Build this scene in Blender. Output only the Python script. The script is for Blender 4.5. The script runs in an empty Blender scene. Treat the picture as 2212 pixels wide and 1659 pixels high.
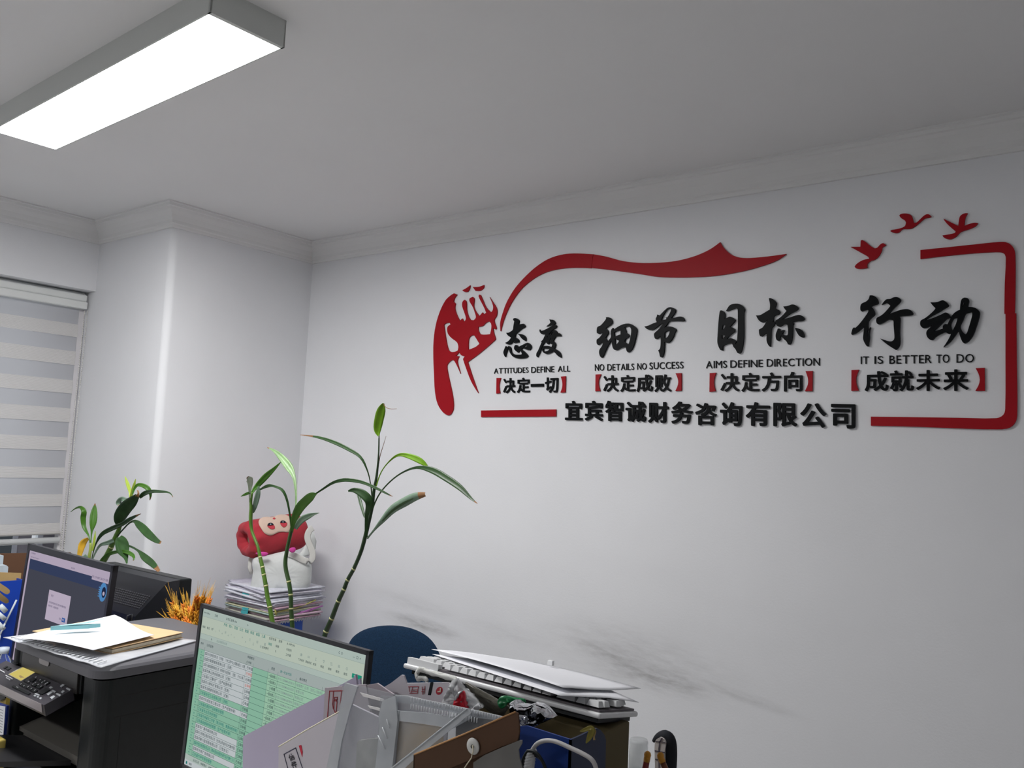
import bpy, bmesh, math, random
from mathutils import Vector, Matrix
random.seed(11)
S = bpy.context.scene
COL = S.collection

# ------------------------------------------------------------------ camera
IMG_W, IMG_H, FOCAL = 2212.0, 1659.0, 1827.43
YAW, PITCH, ROLL = -0.658097, 0.0881316, 0.0464914
CAM = Vector((0.0, 0.0, 1.6))
_f = Vector((math.cos(PITCH)*math.sin(YAW), math.cos(PITCH)*math.cos(YAW), math.sin(PITCH)))
_r0 = Vector((math.cos(YAW), -math.sin(YAW), 0)); _u0 = _r0.cross(_f)
_rt = math.cos(ROLL)*_r0 + math.sin(ROLL)*_u0
_up = -math.sin(ROLL)*_r0 + math.cos(ROLL)*_u0
cd = bpy.data.cameras.new('camera'); cam = bpy.data.objects.new('camera', cd); COL.objects.link(cam)
cd.sensor_fit = 'HORIZONTAL'; cd.sensor_width = 36.0; cd.lens = FOCAL/IMG_W*36.0
cd.clip_start = 0.02; cd.clip_end = 100
M = Matrix((_rt, _up, -_f)).transposed().to_4x4(); M.translation = CAM
cam.matrix_world = M
S.camera = cam

# ------------------------------------------------------------------ world and exposure
S.view_settings.view_transform = 'Standard'; S.view_settings.look = 'None'
S.view_settings.gamma = 1.0; S.view_settings.exposure = 0.0
S.view_settings.use_curve_mapping = False
PANEL_POWER = 52.0
wd = bpy.data.worlds.new('overcast_sky'); S.world = wd; wd.use_nodes = True
bg = wd.node_tree.nodes['Background']; bg.inputs[0].default_value = (0.92, 0.95, 1.0, 1); bg.inputs[1].default_value = 0.9

# ------------------------------------------------------------------ measuring helpers
def ray(px, py):
    return _rt*((px-IMG_W/2)/FOCAL) - _up*((py-IMG_H/2)/FOCAL) + _f
def at(px, py, Y):
    d = ray(px, py); return CAM + d*((Y-CAM.y)/d.y)
def onz(px, py, z):
    d = ray(px, py); return CAM + d*((z-CAM.z)/d.z)
def onx(px, py, x):
    d = ray(px, py); return CAM + d*((x-CAM.x)/d.x)
def hit(px, py, P0, n):
    d = ray(px, py); return CAM + d*((P0-CAM).dot(n)/d.dot(n))

# ------------------------------------------------------------------ materials
MATS = {}
def mat(name, col, rough=0.6, metal=0.0, noise=0.0, nscale=20.0, bump=0.0, bscale=60.0, spec=0.5,
        trans=0.0, alpha=1.0, coat=0.0, sheen=0.0, sub=0.0, ior=1.45):
    if name in MATS: return MATS[name]
    m = bpy.data.materials.new(name); m.use_nodes = True; nt = m.node_tree; N = nt.nodes; L = nt.links
    b = N['Principled BSDF']
    c = (col[0], col[1], col[2], 1)
    b.inputs['Base Color'].default_value = c; b.inputs['Roughness'].default_value = rough
    b.inputs['Metallic'].default_value = metal; b.inputs['Specular IOR Level'].default_value = spec
    b.inputs['Transmission Weight'].default_value = trans; b.inputs['Alpha'].default_value = alpha
    b.inputs['Coat Weight'].default_value = coat; b.inputs['Sheen Weight'].default_value = sheen
    b.inputs['IOR'].default_value = ior
    tc = N.new('ShaderNodeTexCoord')
    if noise > 0:
        n = N.new('ShaderNodeTexNoise'); n.inputs['Scale'].default_value = nscale; n.inputs['Detail'].default_value = 4
        L.new(tc.outputs['Object'], n.inputs['Vector'])
        r = N.new('ShaderNodeMapRange'); r.inputs[1].default_value = 0.3; r.inputs[2].default_value = 0.7
        r.inputs[3].default_value = 1-noise; r.inputs[4].default_value = 1+noise
        L.new(n.outputs['Fac'], r.inputs[0])
        mx = N.new('ShaderNodeMix'); mx.data_type = 'RGBA'; mx.blend_type = 'MULTIPLY'; mx.inputs[0].default_value = 1
        mx.inputs[6].default_value = c; L.new(r.outputs[0], mx.inputs[7]); L.new(mx.outputs[2], b.inputs['Base Color'])
    if bump > 0:
        n2 = N.new('ShaderNodeTexNoise'); n2.inputs['Scale'].default_value = bscale; n2.inputs['Detail'].default_value = 3
        L.new(tc.outputs['Object'], n2.inputs['Vector'])
        bp = N.new('ShaderNodeBump'); bp.inputs['Strength'].default_value = bump; bp.inputs['Distance'].default_value = 0.005
        L.new(n2.outputs['Fac'], bp.inputs['Height']); L.new(bp.outputs[0], b.inputs['Normal'])
    MATS[name] = m
    return m

def emit(name, col, strength):
    if name in MATS: return MATS[name]
    m = bpy.data.materials.new(name); m.use_nodes = True; nt = m.node_tree; N = nt.nodes
    N.remove(N['Principled BSDF'])
    e = N.new('ShaderNodeEmission'); e.inputs[0].default_value = (col[0], col[1], col[2], 1); e.inputs[1].default_value = strength
    nt.links.new(e.outputs[0], N['Material Output'].inputs[0])
    MATS[name] = m; return m

def screen_mat(name, col, gain=1.0):
    """a lit display pixel colour under a glossy-less panel"""
    return emit(name, col, gain)

def translucent(name, col, transl=0.5, rough=0.8, wave=0.0):
    m = bpy.data.materials.new(name); m.use_nodes = True; nt = m.node_tree; N = nt.nodes; L = nt.links
    N.remove(N['Principled BSDF'])
    d = N.new('ShaderNodeBsdfDiffuse'); t = N.new('ShaderNodeBsdfTranslucent'); mx = N.new('ShaderNodeMixShader')
    for s in (d, t): s.inputs[0].default_value = (*col, 1)
    mx.inputs[0].default_value = transl
    L.new(d.outputs[0], mx.inputs[1]); L.new(t.outputs[0], mx.inputs[2]); L.new(mx.outputs[0], N['Material Output'].inputs[0])
    if wave > 0:
        tc = N.new('ShaderNodeTexCoord'); w = N.new('ShaderNodeTexWave'); w.bands_direction = 'Z'
        w.inputs['Scale'].default_value = wave; w.inputs['Distortion'].default_value = 0.4
        L.new(tc.outputs['Object'], w.inputs['Vector'])
        bp = N.new('ShaderNodeBump'); bp.inputs['Strength'].default_value = 0.5; bp.inputs['Distance'].default_value = 0.002
        L.new(w.outputs['Fac'], bp.inputs['Height'])
        for s in (d, t): L.new(bp.outputs[0], s.inputs['Normal'])
    MATS[name] = m; return m

def frosted(name, col, see=0.45, rough=0.35):
    """milky clear plastic: part see-through, part diffuse with a sheen"""
    m = bpy.data.materials.new(name); m.use_nodes = True; nt = m.node_tree; N = nt.nodes; L = nt.links
    b = N['Principled BSDF']; b.inputs['Base Color'].default_value = (*col, 1); b.inputs['Roughness'].default_value = rough
    t = N.new('ShaderNodeBsdfTransparent'); t.inputs[0].default_value = (0.95, 0.96, 0.97, 1)
    tc = N.new('ShaderNodeTexCoord'); n = N.new('ShaderNodeTexNoise'); n.inputs['Scale'].default_value = 14
    r = N.new('ShaderNodeMapRange'); r.inputs[1].default_value = .3; r.inputs[2].default_value = .7
    r.inputs[3].default_value = see-0.1; r.inputs[4].default_value = see+0.1
    L.new(tc.outputs['Object'], n.inputs['Vector']); L.new(n.outputs['Fac'], r.inputs[0])
    mx = N.new('ShaderNodeMixShader'); L.new(r.outputs[0], mx.inputs[0])
    L.new(b.outputs[0], mx.inputs[1]); L.new(t.outputs[0], mx.inputs[2]); L.new(mx.outputs[0], N['Material Output'].inputs[0])
    MATS[name] = m; return m

# ------------------------------------------------------------------ mesh helpers
class MB:
    """collects shapes; build() links them as ONE mesh object"""
    def __init__(s): s.v = []; s.f = []; s.m = []; s.sm = []
    def add(s, vs, fs, mi=0, smooth=False):
        o = len(s.v); s.v += [Vector(p) for p in vs]
        for f in fs: s.f.append([i+o for i in f]); s.m.append(mi); s.sm.append(smooth)
        return s
    def box(s, x0, x1, y0, y1, z0, z1, bev=0.0, mi=0, seg=2, xf=None):
        bm = bmesh.new(); bmesh.ops.create_cube(bm, size=1)
        for v in bm.verts: v.co = Vector(((x0+x1)/2+v.co.x*(x1-x0), (y0+y1)/2+v.co.y*(y1-y0), (z0+z1)/2+v.co.z*(z1-z0)))
        if bev > 0: bmesh.ops.bevel(bm, geom=bm.edges[:], offset=bev, segments=seg, profile=0.5, affect='EDGES')
        s.bm(bm, mi, xf); return s
    def bm(s, bm, mi=0, xf=None, smooth=False):
        bm.verts.index_update()
        vs = [(xf @ v.co) if xf else v.co.copy() for v in bm.verts]
        s.add(vs, [[v.index for v in f.verts] for f in bm.faces], mi, smooth); bm.free()
    def tube(s, pts, r, seg=8, mi=0, cap=True, flat=1.0, ref=None, smooth=True):
        pts = [Vector(p) for p in pts]; n = len(pts)
        rs = r if isinstance(r, (list, tuple)) else [r]*n
        rings = []; prev = None
        for i, p in enumerate(pts):
            t = (pts[min(i+1, n-1)]-pts[max(i-1, 0)])
            if t.length < 1e-9: t = Vector((0, 0, 1))
            t.normalize()
            a = Vector(ref) if ref is not None else (prev if prev is not None else (Vector((0, 0, 1)) if abs(t.z) < .9 else Vector((1, 0, 0))))
            a = (a - t*a.dot(t))
            if a.length < 1e-6: a = Vector((1, 0, 0)) - t*t.x
            a.normalize(); b = t.cross(a); prev = a
            rings.append([p+a*rs[i]*math.cos(2*math.pi*k/seg)+b*rs[i]*flat*math.sin(2*math.pi*k/seg) for k in range(seg)])
        vs = [q for R in rings for q in R]; fs = []
        for i in range(n-1):
            for k in range(seg):
                k2 = (k+1) % seg; fs.append([i*seg+k, i*seg+k2, (i+1)*seg+k2, (i+1)*seg+k])
        if cap: fs.append(list(range(seg))[::-1]); fs.append([(n-1)*seg+k for k in range(seg)])
        s.add(vs, fs, mi, smooth); return s
    def lathe(s, prof, c=(0, 0, 0), seg=24, mi=0, axis=None, smooth=True):
        """prof: (radius, height) pairs about z, or about the frame axis=(dir, side)"""
        c = Vector(c); d, a = (Vector((0, 0, 1)), Vector((1, 0, 0))) if axis is None else (Vector(axis[0]).normalized(), Vector(axis[1]).normalized())
        b = d.cross(a); vs = []; fs = []
        for r, h in prof:
            for k in range(seg):
                t = 2*math.pi*k/seg; vs.append(c+d*h+(a*math.cos(t)+b*math.sin(t))*max(r, 1e-5))
        for i in range(len(prof)-1):
            for k in range(seg):
                k2 = (k+1) % seg; fs.append([i*seg+k, i*seg+k2, (i+1)*seg+k2, (i+1)*seg+k])
        fs.append(list(range(seg))[::-1]); fs.append([(len(prof)-1)*seg+k for k in range(seg)])
        s.add(vs, fs, mi, smooth); return s
    def slab(s, front, depth, mi=0, back=None):
        """a polygon in space given thickness along the vector depth"""
        f = [Vector(p) for p in front]; d = Vector(depth); n = len(f)
        vs = f+[p+d for p in f]
        fs = [list(range(n)), [n+i for i in range(n)][::-1]]+[[i, n+i, n+(i+1) % n, (i+1) % n][::-1] for i in range(n)]
        s.add(vs, fs, mi); return s
    def ball(s, c, r, mi=0, sub=1, sc=(1, 1, 1)):
        bm = bmesh.new(); bmesh.ops.create_icosphere(bm, subdivisions=sub, radius=1)
        for v in bm.verts: v.co = Vector((v.co.x*r*sc[0]+c[0], v.co.y*r*sc[1]+c[1], v.co.z*r*sc[2]+c[2]))
        s.bm(bm, mi, None, True); return s
    def build(s, name, mats, parent=None, origin=None, fix=True):
        mats = mats if isinstance(mats, (list, tuple)) else [mats]
        me = bpy.data.meshes.new(name)
        vs = [v.copy() for v in s.v]
        if parent is None:
            if origin is None:
                lo = [min(v[i] for v in vs) for i in range(3)]; hi = [max(v[i] for v in vs) for i in range(3)]
                origin = Vector(((lo[0]+hi[0])/2, (lo[1]+hi[1])/2, lo[2]))
            off = Vector(origin)
        else:
            off = WORLD_OFF.get(parent.name, Vector((0, 0, 0)))
        me.from_pydata([v-off for v in vs], [], s.f)
        for m_ in mats: me.materials.append(m_)
        me.polygons.foreach_set('material_index', s.m); me.polygons.foreach_set('use_smooth', s.sm)
        if fix:
            bm = bmesh.new(); bm.from_mesh(me); bmesh.ops.recalc_face_normals(bm, faces=bm.faces[:]); bm.to_mesh(me); bm.free()
        me.update()
        o = bpy.data.objects.new(name, me); COL.objects.link(o)
        if parent is None: o.location = off
        else: o.parent = parent
        WORLD_OFF[o.name] = off if parent is None else WORLD_OFF.get(parent.name, Vector((0, 0, 0)))
        return o
WORLD_OFF = {}
def tag(o, label, cat, group=None):
    o['label'] = label; o['category'] = cat; o['kind'] = 'thing'
    if group: o['group'] = group
    return o
def thing(name, label, cat, loc, group=None, rotz=None):
    """an Empty at the thing's base; children give world points (or local ones if rotz is set)"""
    o = bpy.data.objects.new(name, None); COL.objects.link(o); o.location = Vector(loc); o.empty_display_size = 0.05
    if rotz is not None: o.rotation_euler = (0, 0, rotz); WORLD_OFF[o.name] = Vector((0, 0, 0))
    else: WORLD_OFF[o.name] = Vector(loc)
    return tag(o, label, cat, group)
def struct(name, mb, mats):
    o = mb.build(name, mats, None, (0, 0, 0)); o['kind'] = 'structure'; return o

def catmull(pts, closed=False, sub=4, corner=50):
    """a smooth line through pts that keeps its sharp corners"""
    n = len(pts); P = [Vector((p[0], p[1])) if len(p) == 2 else Vector(p) for p in pts]; out = []
    def is_corner(i):
        if not closed and (i == 0 or i == n-1): return True
        a = P[i]-P[(i-1) % n]; b = P[(i+1) % n]-P[i]
        if a.length < 1e-9 or b.length < 1e-9: return True
        return math.degrees(a.angle(b)) > corner
    C = [is_corner(i) for i in range(n)]
    for i in range(n if closed else n-1):
        j = (i+1) % n; p1, p2 = P[i], P[j]; L = (p2-p1).length
        def tan(k):
            if C[k]: return None
            t = P[(k+1) % n]-P[(k-1) % n]
            return t.normalized() if t.length > 1e-9 else None
        t1, t2 = tan(i), tan(j)
        m1 = t1*L if t1 is not None else None; m2 = t2*L if t2 is not None else None
        if m1 is None and m2 is None: m1 = m2 = p2-p1
        elif m1 is None: m1 = (p2-p1)*1.5-m2*0.5
        elif m2 is None: m2 = (p2-p1)*1.5-m1*0.5
        for k in range(sub):
            t = k/sub
            out.append(p1*(2*t**3-3*t**2+1)+m1*(t**3-2*t**2+t)+p2*(-2*t**3+3*t**2)+m2*(t**3-t**2))
    if not closed: out.append(P[-1])
    return out

def fill2d(loops, thick):
    """outlines with holes in a plane -> (verts, faces) of a plate; x, y in plane, z in 0..thick"""
    cu = bpy.data.curves.new('tmp', 'CURVE'); cu.dimensions = '2D'; cu.fill_mode = 'BOTH'; cu.extrude = thick/2
    for lp in loops:
        sp = cu.splines.new('POLY'); sp.points.add(len(lp)-1)
        for q, p in zip(sp.points, lp): q.co = (p[0], p[1], 0, 1)
        sp.use_cyclic_u = True
    o = bpy.data.objects.new('tmp', cu); COL.objects.link(o)
    dg = bpy.context.evaluated_depsgraph_get(); me = bpy.data.meshes.new_from_object(o.evaluated_get(dg))
    vs = [(v.co.x, v.co.y, v.co.z+thick/2) for v in me.vertices]; fs = [list(p.vertices) for p in me.polygons]
    bpy.data.objects.remove(o); bpy.data.curves.remove(cu); bpy.data.meshes.remove(me)
    return vs, fs

GL = {}
def glyph(text, bold=0.0, ext=0.5, space=1.0):
    """mesh of a string in the built-in font: (verts, faces, x0, y0, x1, y1), z in -ext..ext"""
    key = (text, bold, ext, space)
    if key in GL: return GL[key]
    cu = bpy.data.curves.new('tmp', 'FONT'); cu.body = text; cu.extrude = ext; cu.offset = bold; cu.resolution_u = 4
    cu.space_character = space
    o = bpy.data.objects.new('tmp', cu); COL.objects.link(o)
    dg = bpy.context.evaluated_depsgraph_get(); me = bpy.data.meshes.new_from_object(o.evaluated_get(dg))
    vs = [tuple(v.co) for v in me.vertices]; fs = [list(p.vertices) for p in me.polygons]
    bpy.data.objects.remove(o); bpy.data.curves.remove(cu); bpy.data.meshes.remove(me)
    xs = [v[0] for v in vs] or [0]; ys = [v[1] for v in vs] or [0]
    GL[key] = (vs, fs, min(xs), min(ys), max(xs), max(ys)); return GL[key]

# ------------------------------------------------------------------ setting
YW = 2.62          # sign wall
XP = -3.295        # pillar face
YP = 1.88          # pillar return / window reveal
XL = -3.92         # window wall
ZC = 2.60          # ceiling
XR, YB = 2.3, -3.2

def wall_paint(name, smudge=None):
    m = mat(name, (0.80, 0.81, 0.835), 0.55, noise=0.015, nscale=3, bump=0.06, bscale=180)
    if smudge:
        nt = m.node_tree; N = nt.nodes; L = nt.links; b = N['Principled BSDF']
        geo = N.new('ShaderNodeNewGeometry'); acc = None
        for (cx, cz, rx, rz, slope, amt) in smudge:
            sub = N.new('ShaderNodeVectorMath'); sub.operation = 'SUBTRACT'; sub.inputs[1].default_value = (cx, YW, cz)
            L.new(geo.outputs['Position'], sub.inputs[0])
            sep = N.new('ShaderNodeSeparateXYZ'); L.new(sub.outputs[0], sep.inputs[0])
            # shear so that the smear follows its own slope
            sh = N.new('ShaderNodeMath'); sh.operation = 'MULTIPLY_ADD'; sh.inputs[1].default_value = -slope
            L.new(sep.outputs['X'], sh.inputs[0]); L.new(sep.outputs['Z'], sh.inputs[2])
            cx_ = N.new('ShaderNodeMath'); cx_.operation = 'DIVIDE'; cx_.inputs[1].default_value = rx; L.new(sep.outputs['X'], cx_.inputs[0])
            cz_ = N.new('ShaderNodeMath'); cz_.operation = 'DIVIDE'; cz_.inputs[1].default_value = rz; L.new(sh.outputs[0], cz_.inputs[0])
            cmb = N.new('ShaderNodeCombineXYZ'); L.new(cx_.outputs[0], cmb.inputs[0]); L.new(cz_.outputs[0], cmb.inputs[1])
            ln = N.new('ShaderNodeVectorMath'); ln.operation = 'LENGTH'; L.new(cmb.outputs[0], ln.inputs[0])
            mr = N.new('ShaderNodeMapRange'); mr.interpolation_type = 'SMOOTHSTEP'
            mr.inputs[1].default_value = 1.0; mr.inputs[2].default_value = 0.0; mr.inputs[3].default_value = 0; mr.inputs[4].default_value = amt
            L.new(ln.outputs['Value'], mr.inputs[0])
            cmb2 = N.new('ShaderNodeCombineXYZ'); s1 = N.new('ShaderNodeMath'); s1.operation = 'MULTIPLY'; s1.inputs[1].default_value = 9
            s2 = N.new('ShaderNodeMath'); s2.operation = 'MULTIPLY'; s2.inputs[1].default_value = 45
            L.new(sep.outputs['X'], s1.inputs[0]); L.new(sh.outputs[0], s2.inputs[0])
            L.new(s1.outputs[0], cmb2.inputs[0]); L.new(s2.outputs[0], cmb2.inputs[1])
            nz = N.new('ShaderNodeTexNoise'); nz.inputs['Scale'].default_value = 1; nz.inputs['Detail'].default_value = 6; nz.inputs['Roughness'].default_value = .65
            L.new(cmb2.outputs[0], nz.inputs['Vector'])
            nr = N.new('ShaderNodeMapRange'); nr.inputs[1].default_value = .25; nr.inputs[2].default_value = .75; L.new(nz.outputs['Fac'], nr.inputs[0])
            mul = N.new('ShaderNodeMath'); mul.operation = 'MULTIPLY'; L.new(mr.outputs[0], mul.inputs[0]); L.new(nr.outputs[0], mul.inputs[1])
            if acc is None: acc = mul
            else:
                a = N.new('ShaderNodeMath'); a.operation = 'MAXIMUM'; L.new(acc.outputs[0], a.inputs[0]); L.new(mul.outputs[0], a.inputs[1]); acc = a
        src = b.inputs['Base Color'].links[0].from_socket
        mx = N.new('ShaderNodeMix'); mx.data_type = 'RGBA'; L.new(acc.outputs[0], mx.inputs[0]); L.new(src, mx.inputs[6])
        mx.inputs[7].default_value = (0.19, 0.185, 0.18, 1); L.new(mx.outputs[2], b.inputs['Base Color'])
    return m
def wc(px, py): p = at(px, py, YW); return p.x, p.z
sm = []
for (x0, y0, x1, y1, rz, amt) in ((815, 1322, 1015, 1380, 0.045, 0.72), (1180, 1370, 1480, 1460, 0.07, 0.66), (1230, 1410, 1600, 1510, 0.075, 0.78),
                                  (1120, 1350, 1680, 1510, 0.15, 0.40), (780, 1270, 1030, 1345, 0.05, 0.20), (660, 1190, 700, 1300, 0.04, 0.12),
                                  (1420, 1440, 1760, 1560, 0.03, 0.38), (950, 1330, 1300, 1420, 0.06, 0.16)):
    a, b = wc(x0, y0), wc(x1, y1)
    sm.append(((a[0]+b[0])/2, (a[1]+b[1])/2, abs(b[0]-a[0])/2*1.1, rz, (b[1]-a[1])/(b[0]-a[0]), amt))
M_wall = wall_paint('white_wall_paint')
M_sign = wall_paint('scuffed_wall_paint', sm)
M_ceil = mat('ceiling_paint', (0.82, 0.82, 0.825), 0.8, noise=0.01, nscale=2)
M_crown = mat('plaster_moulding', (0.80, 0.80, 0.80), 0.6, bump=0.1, bscale=90)
M_floor = mat('grey_floor_tile', (0.36, 0.35, 0.34), 0.35, noise=0.08, nscale=4)

struct('wall_back', MB().box(XP-.2, XR+.2, YW, YW+.2, -.1, ZC+.2), M_sign)
struct('ceiling', MB().box(XL-.4, XR+.2, YB-.2, YW+.2, ZC, ZC+.2), M_ceil)
struct('floor', MB().box(XL-.4, XR+.2, YB-.2, YW+.2, -.1, 0), M_floor)
struct('wall_right', MB().box(XR, XR+.2, YB, YW, 0, ZC), M_wall)
struct('wall_front', MB().box(XL-.4, XR, YB-.2, YB, 0, ZC), M_wall)
pil = MB().box(XL-.4, XP, YP, YW+.05, 0, ZC, 0.03, 0, 6)
pil.sm = [True]*len(pil.f)
wp = struct('wall_pillar', pil, M_wall); md = wp.modifiers.new('normals', 'WEIGHTED_NORMAL')
WZ0, WZ1, WY0 = 0.92, 2.284, -1.6
lw = MB().box(XL-.25, XL, YB, YP, 0, WZ0).box(XL-.25, XL, YB, YP, WZ1, ZC).box(XL-.25, XL, YB, WY0, WZ0, WZ1)
struct('wall_left', lw, M_wall)

# crown moulding: one profile swept along walls
prof = [(0.0, -0.095), (0.010, -0.095), (0.012, -0.083), (0.018, -0.078), (0.020, -0.066), (0.030, -0.046), (0.045, -0.030), (0.050, -0.020),
        (0.058, -0.018), (0.060, -0.008), (0.067, -0.006), (0.067, 0.0), (0.0, 0.0)]
def crown(name, a, b, out, ma, mb_):
    """a, b: wall corners; out: direction into the room; ma, mb_: mitre shifts along the run per unit of projection"""
    a, b, out = Vector((*a, 0)), Vector((*b, 0)), Vector((*out, 0)); d = (b-a).normalized()
    mbx = MB(); n = len(prof)
    va = [a+out*p+d*(p*ma)+Vector((0, 0, ZC+h)) for p, h in prof]; vb = [b+out*p+d*(p*mb_)+Vector((0, 0, ZC+h)) for p, h in prof]
    mbx.add(va+vb, [[i, (i+1) % n, n+(i+1) % n, n+i] for i in range(n)]+[list(range(n)), [n+i for i in range(n)][::-1]])
    struct(name, mbx, M_crown)
crown('trim_1', (XP, YW), (XR, YW), (0, -1), 1, -1)
crown('trim_2', (XP, YP), (XP, YW), (1, 0), -1, -1)
crown('trim_3', (XL, YP), (XP, YP), (0, -1), 1, 1)
crown('trim_4', (XL, YB), (XL, YP), (1, 0), 1, -1)
# skirting
struct('baseboard_back', MB().box(XP, XR, YW-.012, YW, 0, .09), M_crown)

# window: frame, panes, outside
M_frame = mat('window_aluminium', (0.30, 0.29, 0.33), 0.4, metal=0.6)
M_glass = mat('window_glass', (0.9, 0.95, 0.95), 0.02, trans=1.0, ior=1.05)
wf = MB(); XW = XL-.21
for y0, y1, z0, z1 in ((WY0, YP, WZ0, WZ0+.05), (WY0, YP, WZ1-.05, WZ1), (WY0, WY0+.05, WZ0, WZ1), (YP-.05, YP, WZ0, WZ1), (1.72, 1.78, WZ0, WZ1), (.5, .56, WZ0, WZ1), (-.6, -.54, WZ0, WZ1)):
    wf.box(XW-.03, XW+.03, y0, y1, z0, z1, .004)
w1 = struct('window_1', wf, M_frame)
pane = MB().box(XW-.004, XW+.004, WY0+.02, YP-.02, WZ0+.02, WZ1-.02)
po = pane.build('pane', M_glass, w1)
struct('sill_1', MB().box(XL-.24, XL+.02, WY0, YP-.001, WZ0-.03, WZ0+.002, .004), mat('sill_stone', (.6, .6, .58), .3, noise=.1, nscale=40))
nb = thing('apartment_building', 'pale building with dark windows seen through the gap under the blind', 'building', (-10.5, 3.5, 0))
MB().box(-13, -10.5, -4, 9, 0, 6).build('facade', mat('pale_render', (.75, .73, .74), .8), nb)
for i in range(7):
    wy = -2.6+i*1.55
    MB().box(-10.52, -10.46, wy, wy+.8, -0.2+.3, 1.9).build('window', mat('dark_panes', (.02, .025, .03), .2), nb)

# zebra roller blind
XBL = XL-.075
bl = thing('roller_blind', 'white zebra roller blind with alternating sheer and solid bands over the window', 'blind', (XBL, 1.0, 1.1))
yr = YP-.028
MB().tube([(XBL-.012, WY0+.03, 2.2475), (XBL-.012, yr+.012, 2.2475)], .034, 20, flat=1.0).box(XBL-.03, XBL+.034, WY0+.03, yr+.018, 2.2, 2.235, .006).box(XBL-.02, XBL+.024, WY0+.03, yr+.018, 2.235, 2.268, .006).build('headrail', mat('blind_rail', (.78, .80, .79), .35), bl)
yf = onx(168, 705, XBL).y
fab = MB(); zt = 2.205; zb = onx(64, 1153, XBL).z
def zat(y): return onx(0, y, XBL).z
tr = [zat(y) for y in (642, 676, 705.6, 739, 770.7, 806, 836.7, 871, 903, 938, 968, 1007, 1031.6, 1068, 1095, 1133)]+[zb]
zs = [zt]+tr[1:]
for i in range(len(zs)-1):
    op = i % 2 == 1
    x = XBL+(.004 if op else 0.0)
    fab.add([(x, WY0+.06, zs[i]), (x, yf, zs[i]), (x, yf, zs[i+1]), (x, WY0+.06, zs[i+1])], [[0, 1, 2, 3]], 0 if op else 1)
fab.build('fabric', [translucent('blind_band', (.80, .78, .77), .25, wave=90), translucent('blind_sheer', (.68, .68, .71), .5)], bl, fix=False)
MB().tube([(XBL+.004, WY0+.06, zb), (XBL+.004, yf+.004, zb)], .007, 10).build('hem_bar', mat('hem_bar_white', (.75, .73, .70), .5), bl)
zr = onx(64, 1169, XBL).z
MB().tube([(XBL+.004, WY0+.06, zr), (XBL+.004, yf, zr)], .0135, 14).build('bottom_roller', mat('roller_white', (.80, .82, .82), .4), bl)
ch = MB()
for (ax, ay, bx_, by) in ((183, 672, 130, 1192), (189, 672, 137, 1192)):
    a, b = onx(ax, ay, XBL+.02), onx(bx_, by, XBL+.02); n = 110
    for k in range(n+1): ch.ball(a.lerp(b, k/n), .0034, 0, 1)
    ch.tube([a, b], .0012, 5)
ch.build('bead_chain', mat('bead_plastic', (.74, .73, .70), .4), bl)
# guide strip beside the fabric
gs = MB(); a, b = onx(172, 676, XBL-.01), onx(122, 1185, XBL-.01)
gs.box(XBL-.02, XBL-.008, yf+.004, yf+.03, 1.06, 2.2, .002)
gs.build('side_guide', mat('guide_white', (.72, .70, .72), .5), bl)

# ceiling light
LZ = 2.535
tA = onz(449, 31, LZ); tB = onz(605, 104, LZ); tC = onz(120, 322, LZ); tD = onz(-2, 284, LZ)
lw_ = .197
ax = (tB-tC).normalized(); ay = Vector((-ax.y, ax.x, 0)); Ln = (tB-tC).length
wdt = abs((tA-tB).dot(ay)); 
sgn = 1 if (tA-tB).dot(-ay) > 0 else -1
def light_box(base, label, gain=1.0):
    lt = thing('ceiling_light', label, 'light', (base+ax*Ln/2+Vector((0, 0, ZC-LZ))), 'ceiling light boxes')
    def q(u, w, z): p = base+ax*u-ay*w*sgn; return Vector((p.x, p.y, z))
    fr = MB(); e = .004
    def bar(u0, u1, w0, w1, z0, z1):
        vs = [q(u0, w0, z0), q(u1, w0, z0), q(u1, w1, z0), q(u0, w1, z0), q(u0, w0, z1), q(u1, w0, z1), q(u1, w1, z1), q(u0, w1, z1)]
        fr.add(vs, [[0, 1, 2, 3], [7, 6, 5, 4], [0, 4, 5, 1], [1, 5, 6, 2], [2, 6, 7, 3], [3, 7, 4, 0]])
    bar(-e, Ln+.012, -e, 0, LZ-.001, ZC); bar(-e, Ln+.012, wdt, wdt+e, LZ-.001, ZC); bar(-e, 0, -e, wdt+e, LZ-.001, ZC); bar(Ln, Ln+.012, -e, wdt+e, LZ-.001, ZC)
    bar(0, Ln, 0, wdt, ZC-.012, ZC-.001)
    fr.build('housing', mat('light_housing', (.62, .64, .62), .45), lt)
    df = MB(); vs = [q(0, 0, LZ), q(Ln, 0, LZ), q(Ln, wdt, LZ), q(0, wdt, LZ)]
    df.add(vs+[v+Vector((0, 0, .003)) for v in vs], [[0, 1, 2, 3], [7, 6, 5, 4], [0, 4, 5, 1], [1, 5, 6, 2], [2, 6, 7, 3], [3, 7, 4, 0]])
    df.build('diffuser', emit('light_diffuser' if gain == 1 else 'fill_diffuser_dim', (1.0, .99, .985), PANEL_POWER*gain), lt)
light_box(tC, 'long white ceiling light box with glowing diffuser in the corner above the window')
light_box(Vector((-3.05, -1.1, LZ)), 'added unseen long ceiling light box behind the visible one, brightening the walls')  # added fill, out of view: the visible box alone leaves the walls too dark
light_box(Vector((0.5, -1.1, LZ)), 'added unseen dim ceiling light box over the middle of the room, lifting the walls', .14)  # another added fill out of view, dimmed, to lift the wall brightness

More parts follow.
